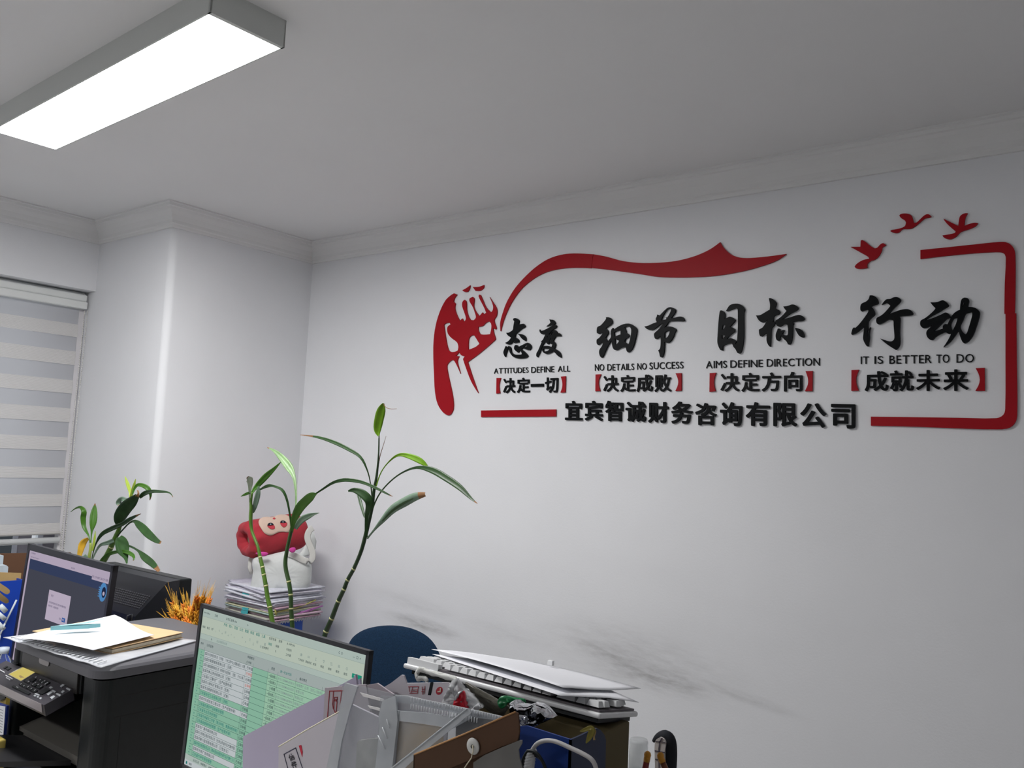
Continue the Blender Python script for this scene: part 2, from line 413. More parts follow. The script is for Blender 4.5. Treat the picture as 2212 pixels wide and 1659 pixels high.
# ------------------------------------------------------------------ sign on the wall
M_black = mat('black_acrylic', (0.004, 0.005, 0.006), 0.4, spec=0.1)
M_red = mat('red_acrylic', (0.36, 0.007, 0.014), 0.4, noise=0.03, nscale=8, spec=0.15)
def wxz(px, py):
    p = at(px, py, YW); return (p.x, p.z)
def plate(name, loops, m, thick=0.006):
    """glued-on acrylic plate from outlines measured on the wall"""
    vs, fs = fill2d([[wxz(*p) for p in lp] for lp in loops], thick)
    mb = MB(); mb.add([(x, YW-0.0006-z, y) for x, y, z in vs], fs)
    o = mb.build(name, m, None); return o
def crop(ox, oy, s, pts, sub=4, closed=True, smooth=True):
    P = [(ox+x/s, oy+y/s) for x, y in pts]
    if not smooth: return P
    return [(v.x, v.y) for v in catmull(P, closed, sub)]
Z = 13.825
BR = [
 ('态', 'first of the pair beside the red fist', 1080, 680, [
  [(425,160),(440,120),(490,108),(550,125),(600,180),(600,225),(578,300),(640,290),(735,275),(790,335),(770,375),(680,430),(590,500),(505,580),(485,680),(545,710),(590,765),(595,830),(445,850),(470,810),(440,785),(390,845),(340,885),(290,893),(240,880),(190,845),(255,815),(320,760),(365,690),(330,662),(270,620),(220,545),(300,540),(360,505),(420,455),(440,330),(465,200)],
  [(550,565),(620,580),(720,600),(790,660),(810,720),(800,795),(730,755),(670,700),(620,630)],
  [(205,940),(225,955),(228,1025),(260,970),(295,938),(330,955),(360,1010),(378,1110),(420,1165),(500,1195),(660,1195),(690,1180),(670,1120),(628,1065),(570,1135),(500,1080),(460,1025),(465,950),(490,915),(540,910),(590,965),(700,910),(850,842),(910,865),(965,940),(955,1010),(915,1060),(850,1055),(720,995),(665,1030),(760,1105),(850,1200),(868,1240),(830,1280),(730,1305),(600,1310),(480,1285),(400,1235),(330,1130),(300,1030),(295,965),(270,1010),(240,1100),(195,1270),(165,1220),(137,1130),(165,1040)],
  [(725,980),(790,915),(845,902),(843,945),(790,972)]]),
 ('度', 'second of the pair beside the red fist', 1080, 680, [
  [(1510,140),(1560,155),(1620,160),(1670,215),(1685,260),(1655,300),(1710,315),(1728,355),(1690,400),(1600,460),(1490,585),(1525,625),(1570,530),(1640,460),(1690,470),(1740,530),(1745,570),(1800,555),(1845,600),(1850,645),(1700,650),(1660,710),(1620,790),(1670,830),(1695,890),(1680,960),(1655,1015),(1740,1060),(1820,1130),(1855,1220),(1855,1290),(1770,1240),(1690,1155),(1610,1090),(1550,1140),(1440,1175),(1360,1155),(1300,1085),(1300,1010),(1340,950),(1430,935),(1510,945),(1575,970),(1605,885),(1550,885),(1530,850),(1520,790),(1575,700),(1530,740),(1500,850),(1465,890),(1435,860),(1420,810),(1350,850),(1290,960),(1225,1130),(1150,1275),(1120,1230),(1130,1150),(1170,1085),(1215,980),(1280,825),(1260,800),(1310,760),(1370,640),(1415,545),(1320,590),(1250,560),(1215,490),(1222,445),(1240,495),(1330,475),(1450,420),(1640,310),(1550,325),(1415,355),(1490,300),(1545,245)],
  [(1557,613),(1577,550),(1615,502),(1628,540),(1610,598)], [(1422,690),(1463,627),(1460,675)],
  [(1322,1045),(1345,1015),(1430,1015),(1518,1022),(1480,1070),(1400,1103),(1345,1093)]]),
 ('细', 'first of the pair below the red ribbon, beside the character 节', 1280, 655, [
  [(430,430),(520,430),(590,475),(620,550),(600,625),(520,685),(420,750),(480,815),(505,880),(480,940),(415,1040),(450,1085),(475,1165),(530,1100),(580,1020),(578,880),(595,800),(640,745),(640,830),(720,760),(850,680),(960,635),(1080,618),(1170,630),(1270,690),(1345,765),(1355,850),(1320,1040),(1270,1230),(1215,1370),(1150,1445),(1090,1475),(1055,1440),(1035,1370),(1015,1310),(930,1325),(830,1365),(760,1405),(700,1405),(645,1355),(615,1240),(595,1110),(530,1210),(450,1360),(370,1540),(330,1615),(300,1635),(260,1590),(230,1490),(245,1390),(300,1310),(345,1210),(350,1155),(290,1190),(200,1258),(165,1220),(155,1140),(170,1085),(230,1045),(300,960),(350,870),(290,890),(220,925),(165,900),(160,820),(175,730),(205,705),(270,675),(340,605),(410,520),(440,460)],
  [(675,885),(740,840),(870,812),(868,940),(780,970),(692,1010)], [(697,1052),(740,1090),(823,1130),(770,1220),(707,1243)],
  [(985,735),(1050,705),(1120,705),(1170,750),(1190,830),(1170,1000),(1130,1170),(1100,1243),(1050,1200),(987,1165),(1010,1080),(1090,1030),(1128,975),(1090,920),(1035,890),(1020,810)]]),
 ('节', 'second of the pair below the red ribbon, beside the character 细', 1375, 655, [
  [(265,705),(380,680),(500,625),(635,575),(605,480),(640,400),(645,350),(680,355),(715,385),(800,295),(880,215),(960,150),(1040,130),(1110,145),(1170,180),(1192,240),(1160,320),(1110,385),(1060,465),(1180,440),(1280,412),(1390,415),(1435,460),(1465,530),(1420,548),(1300,545),(1080,548),(1000,560),(930,660),(850,745),(930,710),(1020,702),(1110,720),(1190,765),(1208,815),(1170,890),(1130,1010),(1070,1110),(1010,1175),(950,1190),(865,1165),(860,1330),(845,1480),(815,1600),(775,1628),(735,1600),(715,1510),(680,1415),(725,1375),(748,1280),(755,1130),(742,985),(660,1060),(605,1078),(575,1050),(555,930),(590,880),(700,780),(840,600),(740,640),(630,730),(530,795),(440,810),(350,785)],
  [(767,528),(800,420),(880,280),(960,190),(1068,162),(1050,250),(1000,360),(945,438),(892,430),(925,465),(910,495),(840,508)], [(867,885),(930,845),(1023,820),(1010,910),(960,1010),(920,1043),(862,1053)]]),
 ('目', 'first of the pair under the ribbon tip, beside the character 标', 1520, 640, [
  [(695,450),(740,375),(800,290),(890,245),(1010,230),(1110,250),(1200,315),(1250,390),(1250,430),(1230,500),(1228,800),(1225,1200),(1205,1430),(1160,1640),(1130,1700),(1080,1720),(1030,1690),(985,1600),(920,1520),(885,1440),(860,1410),(760,1425),(670,1455),(600,1500),(590,1630),(530,1610),(470,1500),(440,1380),(445,1200),(460,950),(480,700),(500,530),(520,450),(555,432),(610,455),(650,510),(662,590),(650,690),(720,660),(800,620),(880,640),(960,700),(972,740),(930,790),(800,935),(880,940),(945,985),(960,1030),(945,1075),(880,1120),(790,1195),(710,1300),(830,1262),(920,1285),(985,1335),(995,1370),(965,1430),(1010,1450),(1035,1220),(1050,900),(1050,600),(1045,420),(1020,355),(950,375),(850,415),(750,452)],
  [(602,862),(683,885),(640,970),(567,1018)], [(567,1162),(620,1172),(676,1176),(620,1253),(571,1293)]]),
 ('标', 'second of the pair under the ribbon tip, beside the character 目', 1610, 635, [
  [(730,150),(765,135),(830,155),(910,220),(955,285),(925,400),(935,445),(1020,490),(1060,550),(1035,610),(950,640),(880,685),(865,790),(840,865),(905,830),(918,870),(880,960),(815,1030),(795,1200),(785,1450),(775,1585),(740,1570),(680,1470),(660,1380),(665,1230),(668,1160),(590,1225),(520,1275),(470,1270),(440,1190),(435,1080),(470,1055),(545,1010),(640,870),(705,770),(600,840),(530,860),(470,835),(410,770),(345,650),(460,645),(560,595),(660,535),(755,480),(765,330)],
  [(1160,385),(1260,375),(1350,350),(1430,325),(1530,350),(1605,420),(1595,465),(1540,515),(1420,570),(1300,645),(1115,775),(1250,745),(1450,680),(1610,638),(1690,650),(1760,700),(1788,765),(1720,815),(1600,825),(1430,850),(1475,895),(1450,950),(1440,1150),(1430,1310),(1395,1460),(1345,1520),(1300,1515),(1255,1430),(1170,1350),(1100,1240),(1065,1310),(1060,1380),(1010,1415),(960,1380),(935,1290),(940,1200),(975,1110),(995,1045),(1040,1040),(1085,1120),(1140,1090),(1195,1090),(1130,1200),(1180,1235),(1280,1245),(1300,1200),(1300,1050),(1285,935),(1210,912),(1120,955),(1050,990),(975,960),(930,870),(935,800),(1020,750),(1140,650),(1255,520),(1190,440)],
  [(1505,1030),(1570,1030),(1680,1070),(1745,1140),(1780,1240),(1770,1305),(1720,1310),(1630,1255),(1560,1150)]]),
 ('行', 'first of the pair inside the red frame, beside 动', 1820, 630, [
  [(830,130),(880,122),(960,140),(1050,210),(1092,310),(1080,370),(1050,390),(960,415),(875,460),(940,535),(990,650),(970,720),(900,780),(805,885),(790,1000),(785,1100),(760,1220),(745,1350),(770,1350),(790,1220),(825,1110),(850,1070),(862,1090),(840,1180),(830,1280),(830,1400),(810,1520),(800,1640),(745,1640),(680,1540),(637,1420),(645,1280),(660,1150),(665,1050),(580,1130),(430,1245),(300,1297),(283,1270),(300,1190),(330,1110),(370,1078),(390,1105),(470,1035),(560,935),(680,780),(780,630),(795,580),(770,545),(690,570),(600,603),(560,570),(555,460),(580,385),(630,350),(720,310),(800,235)],
  [(1190,405),(1250,320),(1320,250),(1380,235),(1450,230),(1530,190),(1620,175),(1700,195),(1765,260),(1750,310),(1680,385),(1560,500),(1390,690),(1560,625),(1730,565),(1880,535),(1990,540),(2080,590),(2130,660),(2110,705),(2030,725),(1860,735),(1700,750),(1740,785),(1738,1000),(1730,1200),(1740,1480),(1730,1590),(1700,1660),(1640,1730),(1600,1746),(1540,1710),(1400,1620),(1260,1515),(1145,1410),(1250,1445),(1370,1485),(1480,1495),(1550,1450),(1570,1380),(1560,1200),(1545,1000),(1540,890),(1500,855),(1400,848),(1300,905),(1180,965),(1100,988),(1045,955),(1025,870),(1050,790),(1140,745),(1260,655),(1450,440),(1400,390),(1330,345),(1260,375)]]),
 ('动', 'second of the pair inside the red frame, beside 行', 1970, 635, [
  [(565,262),(680,265),(790,250),(920,203),(980,215),(1060,275),(1120,345),(1100,385),(960,470),(780,580),(550,700),(400,800),(560,760),(730,695),(900,620),(1000,570),(1060,575),(1130,625),(1165,685),(1145,720),(1060,765),(980,830),(820,985),(655,1135),(780,1100),(940,1045),(935,985),(970,930),(1020,910),(1075,920),(1130,810),(1190,690),(1270,590),(1360,525),(1448,485),(1465,300),(1490,190),(1540,140),(1600,123),(1690,145),(1720,220),(1700,330),(1690,405),(1800,405),(1900,430),(1990,490),(2040,570),(2020,720),(1950,960),(1870,1180),(1800,1310),(1700,1430),(1590,1490),(1530,1450),(1470,1330),(1405,1110),(1330,1220),(1200,1400),(1080,1510),(955,1600),(1030,1490),(1120,1340),(1205,1160),(1195,1180),(1150,1203),(1090,1195),(1010,1155),(850,1220),(720,1300),(650,1375),(600,1390),(530,1360),(465,1280),(445,1180),(470,1100),(560,1020),(625,935),(530,990),(400,1033),(330,1020),(270,950),(265,850),(290,800),(400,740),(560,615),(680,500),(720,440),(640,360)],
  [(1270,750),(1378,734),(1330,900),(1260,1055),(1224,1105),(1207,1060),(1187,1000),(1184,920),(1212,840)],
  [(1620,612),(1700,577),(1808,554),(1813,640),(1778,790),(1718,990),(1663,1160),(1620,1217),(1560,1178),(1497,1100),(1465,1010),(1472,940),(1540,800)], [(1545,242),(1570,262),(1550,345),(1521,408),(1521,320)]]),
]
for chh, where, ox, oy, loops in BR:
    o = plate('brush_character', [crop(ox, oy, Z, lp, 3) for lp in loops], M_black, 0.008)
    tag(o, 'large black brush-written wall character %s, %s' % (chh, where), 'wall lettering', 'large brush-written characters on the wall')

# birds
for label, pts in (
  ('red dove cut-out on the wall, lowest of the three birds, left of the frame end', [(128,652),(275,650),(280,560),(300,548),(350,575),(430,640),(490,675),(530,660),(575,612),(615,595),(660,625),(600,660),(590,720),(540,800),(490,840),(430,860),(380,905),(380,965),(270,980),(210,970),(190,945),(220,905),(310,850),(405,830),(390,800),(280,735)]),
  ('red crane cut-out with stretched neck on the wall, middle of the three birds', [(855,185),(880,162),(960,155),(1030,180),(1055,230),(1070,290),(1110,290),(1170,235),(1240,175),(1290,165),(1335,200),(1300,215),(1240,225),(1170,280),(1110,330),(1040,375),(960,385),(900,388),(840,440),(770,440),(720,415),(740,402),(830,385),(930,350),(955,290),(935,255),(880,220)]),
  ('red bird cut-out with two raised wings directly above the red frame bar', [(1510,232),(1620,285),(1735,340),(1745,250),(1765,190),(1820,155),(1875,150),(1840,220),(1825,340),(1900,310),(1980,292),(2028,300),(1990,345),(1900,385),(1770,430),(1700,500),(1620,538),(1560,530),(1520,510),(1497,482),(1600,465),(1685,445),(1695,420),(1640,375),(1560,300)])):
    o = plate('bird_cutout', [crop(1820, 440, 6.9125, pts, 3)], M_red); tag(o, label, 'wall decoration', 'red birds on the wall')
# frame, bars
z2 = lambda pts, **k: crop(1500, 420, 3.1067, pts, **k)
z1 = lambda pts, **k: crop(900, 420, 3.3515, pts, **k)
o = plate('frame_corner', [z2([(1520,376),(1700,358),(1900,337),(2060,322),(2110,330),(2145,365),(2155,410),(2157,600),(2153,803),(2082,803),(2085,600),(2092,430),(2080,400),(2050,390),(1970,392),(1850,400),(1650,420),(1520,436)], sub=3)], M_red)
tag(o, 'upper piece of the red frame turning a rounded corner beneath the birds', 'wall decoration', 'red frame pieces on the wall')
o = plate('frame_corner', [z2([(2090,803),(2162,800),(2165,1100),(2168,1480),(2150,1540),(2100,1572),(2000,1577),(1800,1572),(1500,1560),(1188,1553),(1188,1492),(1500,1496),(1800,1500),(2030,1502),(2075,1480),(2088,1440),(2090,1100)], sub=3)], M_red)
tag(o, 'lower piece of the red frame with rounded bottom corner after the company name', 'wall decoration', 'red frame pieces on the wall')
o = plate('red_bar', [z1([(473,1565),(1015,1557),(1015,1608),(473,1612)], smooth=False)], M_red)
tag(o, 'straight red bar on the wall before the company name', 'wall decoration')
# ribbon
o = plate('ribbon_cutout', [z1([(614,992),(612,930),(630,860),(660,780),(720,680),(800,590),(880,520),(960,470),(1050,440),(1140,430),(1284,436),(1271,536),(1130,533),(1020,545),(930,570),(840,620),(760,690),(690,790),(640,900)], sub=4)], M_red)
tag(o, 'curved red ribbon half rising from the fist on the wall', 'wall decoration', 'red ribbon pieces on the wall')
o = plate('ribbon_cutout', [[(v.x, v.y) for v in catmull([(1283.8,550),(1313,555.5),(1347.6,564.7),(1392,569),(1452,566),(1497,556),(1532.6,541),(1557.2,524),(1566,537.5),(1583.7,552),(1606,558),(1645,556.5),(1700,549.4),(1680,563),(1645,576),(1606,586.4),(1548,596.4),(1500,599.3),(1467,600),(1422,598.4),(1377,591.6),(1318,583.5),(1280,579.3)], True, 4)]], M_red)
tag(o, 'wavy red ribbon half with a pointed crest on the wall', 'wall decoration', 'red ribbon pieces on the wall')
# fist
fz = lambda pts, **k: crop(900, 600, 6.506, pts, **k)
s_ = 6.506/3.3515
low = [(235,1310),(255,1400),(270,1480),(272,1550),(255,1590),(235,1600),(200,1580),(160,1520),(140,1430),(133,1300),(128,1180),(130,1060),(145,950),(175,850),(215,770),(250,735)]
low = [(x*s_, (y/3.3515+420-600)*6.506) for x, y in low]
fist = [(540,222),(580,240),(545,290),(532,340),(560,365),(550,430),(575,520),(620,608),(655,575),(680,625),(705,580),(690,510),(655,410),(655,350),(685,312),(710,340),(715,450),(740,545),(770,595),(815,600),(845,565),(840,520),(800,410),(755,330),(760,290),(800,272),(822,300),(815,400),(840,470),(895,542),(940,490),(955,520),(990,495),(960,420),(885,270),(890,240),(910,245),(940,310),(990,420),(1060,490),(1085,450),(1085,390),(1038,275),(1080,340),(1130,420),(1142,480),(1130,545),(1100,600),(1132,710),(1120,730),(1085,710),(1100,790),(1120,860),(1110,880),(900,1060),(730,1185),(800,1400),(880,1625),(780,1460),(700,1250),(665,1145),(690,1105),(640,1090),(610,1045),(565,1100),(610,1105),(585,1170),(600,1250),(630,1352),(590,1260),(545,1175),(515,1155),(470,1185),(438,1240)]+low
o = plate('fist_cutout', [fz(fist, sub=3), fz([(395,665),(430,640),(480,638),(490,660),(450,690),(442,740),(460,800),(510,855),(580,910),(600,970),(590,1025),(545,1045),(490,1042),(460,1015),(430,900)], sub=3),
    fz([(740,1015),(740,900),(755,840),(790,812),(825,815),(895,930),(840,975)], sub=3), fz([(880,690),(940,680),(985,635),(1030,617),(1060,650),(1062,720),(1045,795),(970,803),(905,795),(880,740)], sub=3)], M_red)
tag(o, 'red raised fist and forearm cut-out at the sign\'s start on the wall', 'wall decoration')
o = plate('knuckle_cutout', [fz([(655,180),(710,150),(765,110),(755,160),(730,200),(690,203)], sub=3)], M_red)
tag(o, 'small red triangular knuckle piece above the fist, over the thumb side', 'wall decoration', 'red knuckle pieces above the fist')
o = plate('knuckle_cutout', [fz([(800,132),(890,130),(958,105),(950,150),(900,185),(840,187)], sub=3)], M_red)
tag(o, 'small red boat-shaped knuckle piece above the fist, nearer the ribbon', 'wall decoration', 'red knuckle pieces above the fist')
# brackets
PH = ('决定一切', '决定成败', '决定方向', '成就未来')
for (fn, i, side, pts) in (
  (z1, 0, 'opening', [(585,1330),(615,1330),(603,1385),(610,1440),(583,1443)]), (z1, 0, 'closing', [(1050,1320),(1085,1317),(1082,1434),(1047,1436),(1062,1380)]),
  (z1, 1, 'opening', [(1302,1305),(1340,1303),(1322,1360),(1335,1425),(1300,1427)]), (z1, 1, 'closing', [(1880,1296),(1922,1294),(1922,1422),(1878,1425),(1900,1360)]),
  (z2, 2, 'opening', [(108,1200),(150,1198),(135,1260),(147,1322),(106,1326)]), (z2, 2, 'closing', [(750,1187),(797,1186),(795,1322),(745,1322),(768,1260)]),
  (z2, 3, 'opening', [(1058,1180),(1108,1178),(1088,1245),(1106,1318),(1057,1320)]), (z2, 3, 'closing', [(1890,1168),(1950,1165),(1952,1320),(1888,1320),(1918,1245)])):
    o = plate('bracket_mark', [fn(pts, sub=4)], M_red)
    tag(o, 'red %s lenticular bracket on the wall around the phrase %s' % (side, PH[i]), 'wall lettering', 'red brackets on the wall')

def wall_glyph(name, ch, box, m, bold, thick, skew=0.0):
    """a built-in-font character set into its measured place on the wall"""
    heavy = bold > 0.01
    vs, fs, x0, y0, x1, y1 = glyph(ch, 0.0 if heavy else bold)
    if heavy:
        # thicken evenly: the strokes swept round a small circle, so counters stay open
        sh = [(bold*math.cos(k*math.pi/5), bold*math.sin(k*math.pi/5)) for k in range(10)]
        x0 -= bold; y0 -= bold; x1 += bold; y1 += bold
    else: sh = [(0, 0)]
    bx0, by0, bx1, by1 = box; mb = MB()
    for j, (dx, dy) in enumerate(sh):
        out = []
        for x, y, z in vs:
            uu = (x+dx-x0)/max(x1-x0, 1e-6); vv = (y1-y-dy)/max(y1-y0, 1e-6)
            px = bx0+uu*(bx1-bx0); py = by0+vv*(by1-by0)+skew*(px-(bx0+bx1)/2)
            p = wxz(px, py); out.append((p[0], YW-0.0006-(z+0.5)*thick-(z > 0)*j*2e-6, p[1]))
        mb.add(out, fs)
    return mb.build(name, m, None)
def zz(ox, oy, s, b): return (ox+b[0]/s, oy+b[1]/s, ox+b[2]/s, oy+b[3]/s)
SUBS = [
 (0, 900, 420, 3.3515, [('决', 633,1330,718,1440), ('定', 732,1328,825,1437), ('一', 832,1372,925,1393), ('切', 935,1325,1030,1437)]),
 (1, 900, 420, 3.3515, [('决', 1357,1310,1465,1430), ('定', 1480,1308,1588,1430), ('成', 1597,1306,1715,1430), ('败', 1727,1304,1847,1430)]),
 (2, 1500, 420, 3.1067, [('决', 180,1200,305,1325), ('定', 320,1198,440,1325), ('方', 456,1196,584,1323), ('向', 605,1192,728,1323)]),
 (3, 1500, 420, 3.1067, [('成', 1146,1187,1305,1322), ('就', 1315,1182,1475,1322), ('未', 1490,1180,1652,1320), ('来', 1672,1175,1842,1320)])]
ORD = ('first', 'second', 'third', 'fourth', 'fifth', 'sixth', 'seventh', 'eighth', 'ninth', 'tenth', 'eleventh', 'twelfth')
for i, ox, oy, s, L_ in SUBS:
    for k, c in enumerate(L_):
        o = wall_glyph('bracketed_character', c[0], zz(ox, oy, s, c[1:]), M_black, 0.022, 0.006, -0.03 if i < 2 else -0.02)
        tag(o, 'bold black wall character %s, %s inside the brackets of %s' % (c[0], ORD[k], PH[i]), 'wall lettering', 'bracketed characters on the wall')
NAME = [('宜', 900,420,3.3515, 1082,1495,1205,1635), ('宾', 900,420,3.3515, 1225,1495,1352,1640), ('智', 900,420,3.3515, 1373,1495,1500,1643), ('诚', 900,420,3.3515, 1520,1500,1665,1648),
        ('财', 900,420,3.3515, 1683,1503,1828,1655), ('务', 900,420,3.3515, 1850,1500,2002,1662), ('咨', 1500,420,3.1067, 12,1400,152,1550), ('询', 1500,420,3.1067, 178,1395,325,1555),
        ('有', 1500,420,3.1067, 350,1395,510,1555), ('限', 1500,420,3.1067, 535,1400,692,1558), ('公', 1500,420,3.1067, 715,1402,888,1565), ('司', 1500,420,3.1067, 922,1408,1083,1572)]
for k, c in enumerate(NAME):
    o = wall_glyph('company_name_character', c[0], zz(c[1], c[2], c[3], c[4:]), M_black, 0.026, 0.008, 0.02)
    tag(o, 'bold black wall character %s, %s in the bottom company-name row' % (c[0], ORD[k]), 'wall lettering', 'company name characters on the wall')
ENG = [(0, 900, 420, 3.3515, -0.10, [('ATTITUDES', 563,1256,812,1295), ('DEFINE', 833,1247,998,1290), ('ALL', 1025,1241,1113,1284)]),
       (1, 900, 420, 3.3515, -0.035, [('NO', 1293,1230,1360,1277), ('DETAILS', 1383,1227,1577,1274), ('NO', 1600,1222,1667,1269), ('SUCCESS', 1688,1214,1933,1264)]),
       (2, 1500, 420, 3.1067, -0.025, [('AIMS', 80,1118,220,1166), ('DEFINE', 243,1112,460,1161), ('DIRECTION', 487,1102,843,1153)]),
       (3, 1500, 420, 3.1067, -0.02, [('IT', 1118,1088,1172,1138), ('IS', 1210,1086,1268,1137), ('BETTER', 1310,1080,1592,1135), ('TO', 1625,1075,1712,1131), ('DO', 1760,1072,1877,1129)])]
for i, ox, oy, s, _sk, words in ENG:
    for wi, (w, x0, y0, x1, y1) in enumerate(words):
        gs_ = [glyph(c, 0.0) for c in w]; ws = [(g[4]-g[2])+0.0 for g in gs_]; sp = 0.12
        tot = sum(ws)+sp*(len(w)-1); x = x0; sc = (x1-x0)/tot
        for k, c in enumerate(w):
            xe = x+ws[k]*sc; yc = (-0.035, -0.03, -0.025, -0.02)[i]*((x+xe)/2-(x0+x1)/2)
            o = wall_glyph('english_letter', c, zz(ox, oy, s, (x, y0+yc, xe, y1+yc)), M_black, 0.0, 0.003)
            wn = w if not (i == 1 and w == 'NO') else ('opening NO' if wi == 0 else 'later NO')
            tag(o, 'small black wall letter %s, %s letter of %s above %s' % (c, ORD[k], wn, PH[i]), 'wall lettering', 'english letters on the wall')
            x = xe+sp*sc

# ------------------------------------------------------------------ furniture
def R(d): return math.radians(d)
DZ = 0.735
M_desk = mat('pale_desk_laminate', (0.55, 0.53, 0.50), 0.4, noise=0.04, nscale=6)
M_steel = mat('grey_steel', (0.35, 0.36, 0.37), 0.4, metal=0.7)
M_pblack = mat('black_plastic', (0.008, 0.010, 0.011), 0.42, noise=0.1, nscale=60, bump=0.05, bscale=400, spec=.35)
M_pgrey = mat('charcoal_plastic', (0.060, 0.062, 0.070), 0.5, bump=0.05, bscale=500)
M_white = mat('white_plastic', (0.70, 0.71, 0.72), 0.35)
M_paper = mat('white_paper', (0.80, 0.81, 0.85), 0.85)
desk = thing('office_desk', 'long pale office desk under the monitors and printer', 'desk', (-1.6, 1.2, 0))
MB().box(-3.2, 0.35, .55, 1.95, DZ-.03, DZ, .004).build('desktop', M_desk, desk)
for x in (-3.1, -1.5, 0.25):
    for y in (.65, 1.85): MB().box(x-.025, x+.025, y-.025, y+.025, 0, DZ-.031, .003).build('leg', M_steel, desk)

# ------------------------------------------------------------------ screens
def screen_frame(TL, TR, BL):
    """u right, v down, n toward the viewer"""
    u = TR-TL; v = BL-TL; n = v.cross(u).normalized()
    if n.dot(CAM-TL) < 0: n = -n
    return u, v, n
def rect(mb, TL, u, v, n, u0, v0, u1, v1, lift, mi):
    P = [TL+u*a+v*b+n*lift for a, b in ((u0, v0), (u1, v0), (u1, v1), (u0, v1))]
    mb.add(P, [[0, 1, 2, 3]], mi)
def scr_text(mb, TL, u, v, n, text, u0, vc, h, lift, mi, wmax=None):
    """a text line starting at u0, centred on vc, letter height h in screen heights"""
    vs, fs, x0, y0, x1, y1 = glyph(text, 0.01, 0.0)
    if not fs: return
    s = h*v.length/0.9; k = s/u.length
    if wmax and (x1-x0)*k > wmax: k = wmax/(x1-x0)
    P = [TL+u*(u0+(x-x0)*k)+v*(vc-(y-.33)*s/v.length)+n*lift for x, y, z in vs]
    mb.add(P, fs, mi)

# monitor showing the spreadsheet
TL = at(440.4, 1313, 1.10); TR = at(793.7, 1414.8, 1.10); BL = at(398, 1650, 1.088)
u, v, n = screen_frame(TL, TR, BL)
un, vn = u.normalized(), v.normalized()
mo = thing('computer_monitor', 'dark-framed monitor showing a green and white spreadsheet, nearest screen', 'monitor', (TL+u*.5+Vector((0, .1, 0))).xy.to_3d()+Vector((0, 0, DZ)), 'computer monitors')
M_bez = mat('monitor_bezel', (0.018, 0.018, 0.024), 0.35)
fb = MB(); B = .0085; BR_ = .008; BB = .016
for a0, b0, a1, b1 in ((-B, -B, u.length+BR_, 0), (-B, v.length, u.length+BR_, v.length+BB), (-B, -B, 0, v.length+BB), (u.length, -B, u.length+BR_, v.length+BB)):
    P = [TL+un*a+vn*b+n*.004 for a, b in ((a0, b0), (a1, b0), (a1, b1), (a0, b1))]
    fb.slab(P, -n*.011)
fb.build('bezel', M_bez, mo)
P = [TL+un*a+vn*b-n*.003 for a, b in ((.004, .004), (u.length-.03, .004), (u.length-.03, v.length-.004), (.004, v.length-.004))]
MB().slab(P, -n*.022).build('rear_shell', M_pblack, mo)
cB = TL+u*.5+v*1.0
st = MB().box(cB.x-.04, cB.x+.04, cB.y+.035, cB.y+.06, DZ+.012, cB.z+.12, .006)
st.build('stand', M_pblack, mo)
MB().box(cB.x-.13, cB.x+.13, cB.y-.07, cB.y+.12, DZ, DZ+.012, .005).build('base', M_pblack, mo)
G = 0.62
PAL = [('scr_ribbon', (.60, .72, .66)), ('scr_white', (.74, .80, .82)), ('scr_green', (.36, .68, .50)), ('scr_grey', (.52, .60, .58)), ('scr_ink', (.06, .10, .11)),
       ('scr_teal', (.03, .28, .25)), ('scr_red', (.75, .22, .16)), ('scr_line', (.05, .13, .12)), ('scr_button', (.02, .38, .25)), ('scr_pale', (.68, .78, .66)), ('scr_mint', (.46, .76, .55)), ('scr_fade', (.30, .40, .38))]
smats = [screen_mat(nm, c, G) for nm, c in PAL]
sc = MB()
rect(sc, TL, u, v, n, 0, 0, 1, 1, 0, 1)
rect(sc, TL, u, v, n, 0, 0, 1, .052, .0003, 0)          # tab bar
rect(sc, TL, u, v, n, 0, .052, 1, .162, .0003, 9)       # ribbon
rect(sc, TL, u, v, n, 0, .162, 1, .196, .0003, 0)       # formula bar
rect(sc, TL, u, v, n, 0, .196, 1, .262, .0003, 3)       # header
RT, RH = .262, .0352
whiteset = {0, 1, 2, 3, 4, 5, 6, 8, 13, 14, 15, 17}
for r in range(19):
    a, b = RT+r*RH, RT+(r+1)*RH
    rect(sc, TL, u, v, n, 0, a, .045, b, .0003, 2)
    rect(sc, TL, u, v, n, .045, a, .332, b, .0003, 1 if r in whiteset else 2)
    rect(sc, TL, u, v, n, .332, a, .376, b, .0003, 1 if r in (0, 1, 2, 3, 4, 5, 6, 8) else 2)
    rect(sc, TL, u, v, n, .376, a, 1, b, .0003, 10)
    rect(sc, TL, u, v, n, .376, a, .472, b, .0004, 2)
rect(sc, TL, u, v, n, 0, RT+19*RH, 1, .965, .0004, 0)
rect(sc, TL, u, v, n, 0, .965, 1, 1, .0004, 1)
rect(sc, TL, u, v, n, .935, .118, .985, .142, .0006, 8)
scr = sc.build('screen', smats, mo, fix=False)
ln = MB()
for r in range(20): rect(ln, TL, u, v, n, .018, RT+r*RH-.0009, 1, RT+r*RH+.0009, .0007, 0)
for c in (.045, .332, .376, .472, .533, .640, .79): rect(ln, TL, u, v, n, c-.0005, RT-.02, c+.0005, RT+19*RH, .0007, 0)
for b in (.052, .162, .196, .262): rect(ln, TL, u, v, n, 0, b-.0006, 1, b+.0006, .0007, 1)
ln.build('grid_lines', [smats[7], smats[11]], scr, fix=False)
tx = MB()
def T(s, u0, vc, h=.020, mi=0, wmax=None): scr_text(tx, TL, u, v, n, s, u0, vc, h, .0009, mi, wmax)
T('WPS Office', .008, .027, .013); T('文档', .085, .027, .016); T('公司汇总表.xlsx', .165, .027, .016, 0, .09); T('+', .31, .027, .02)
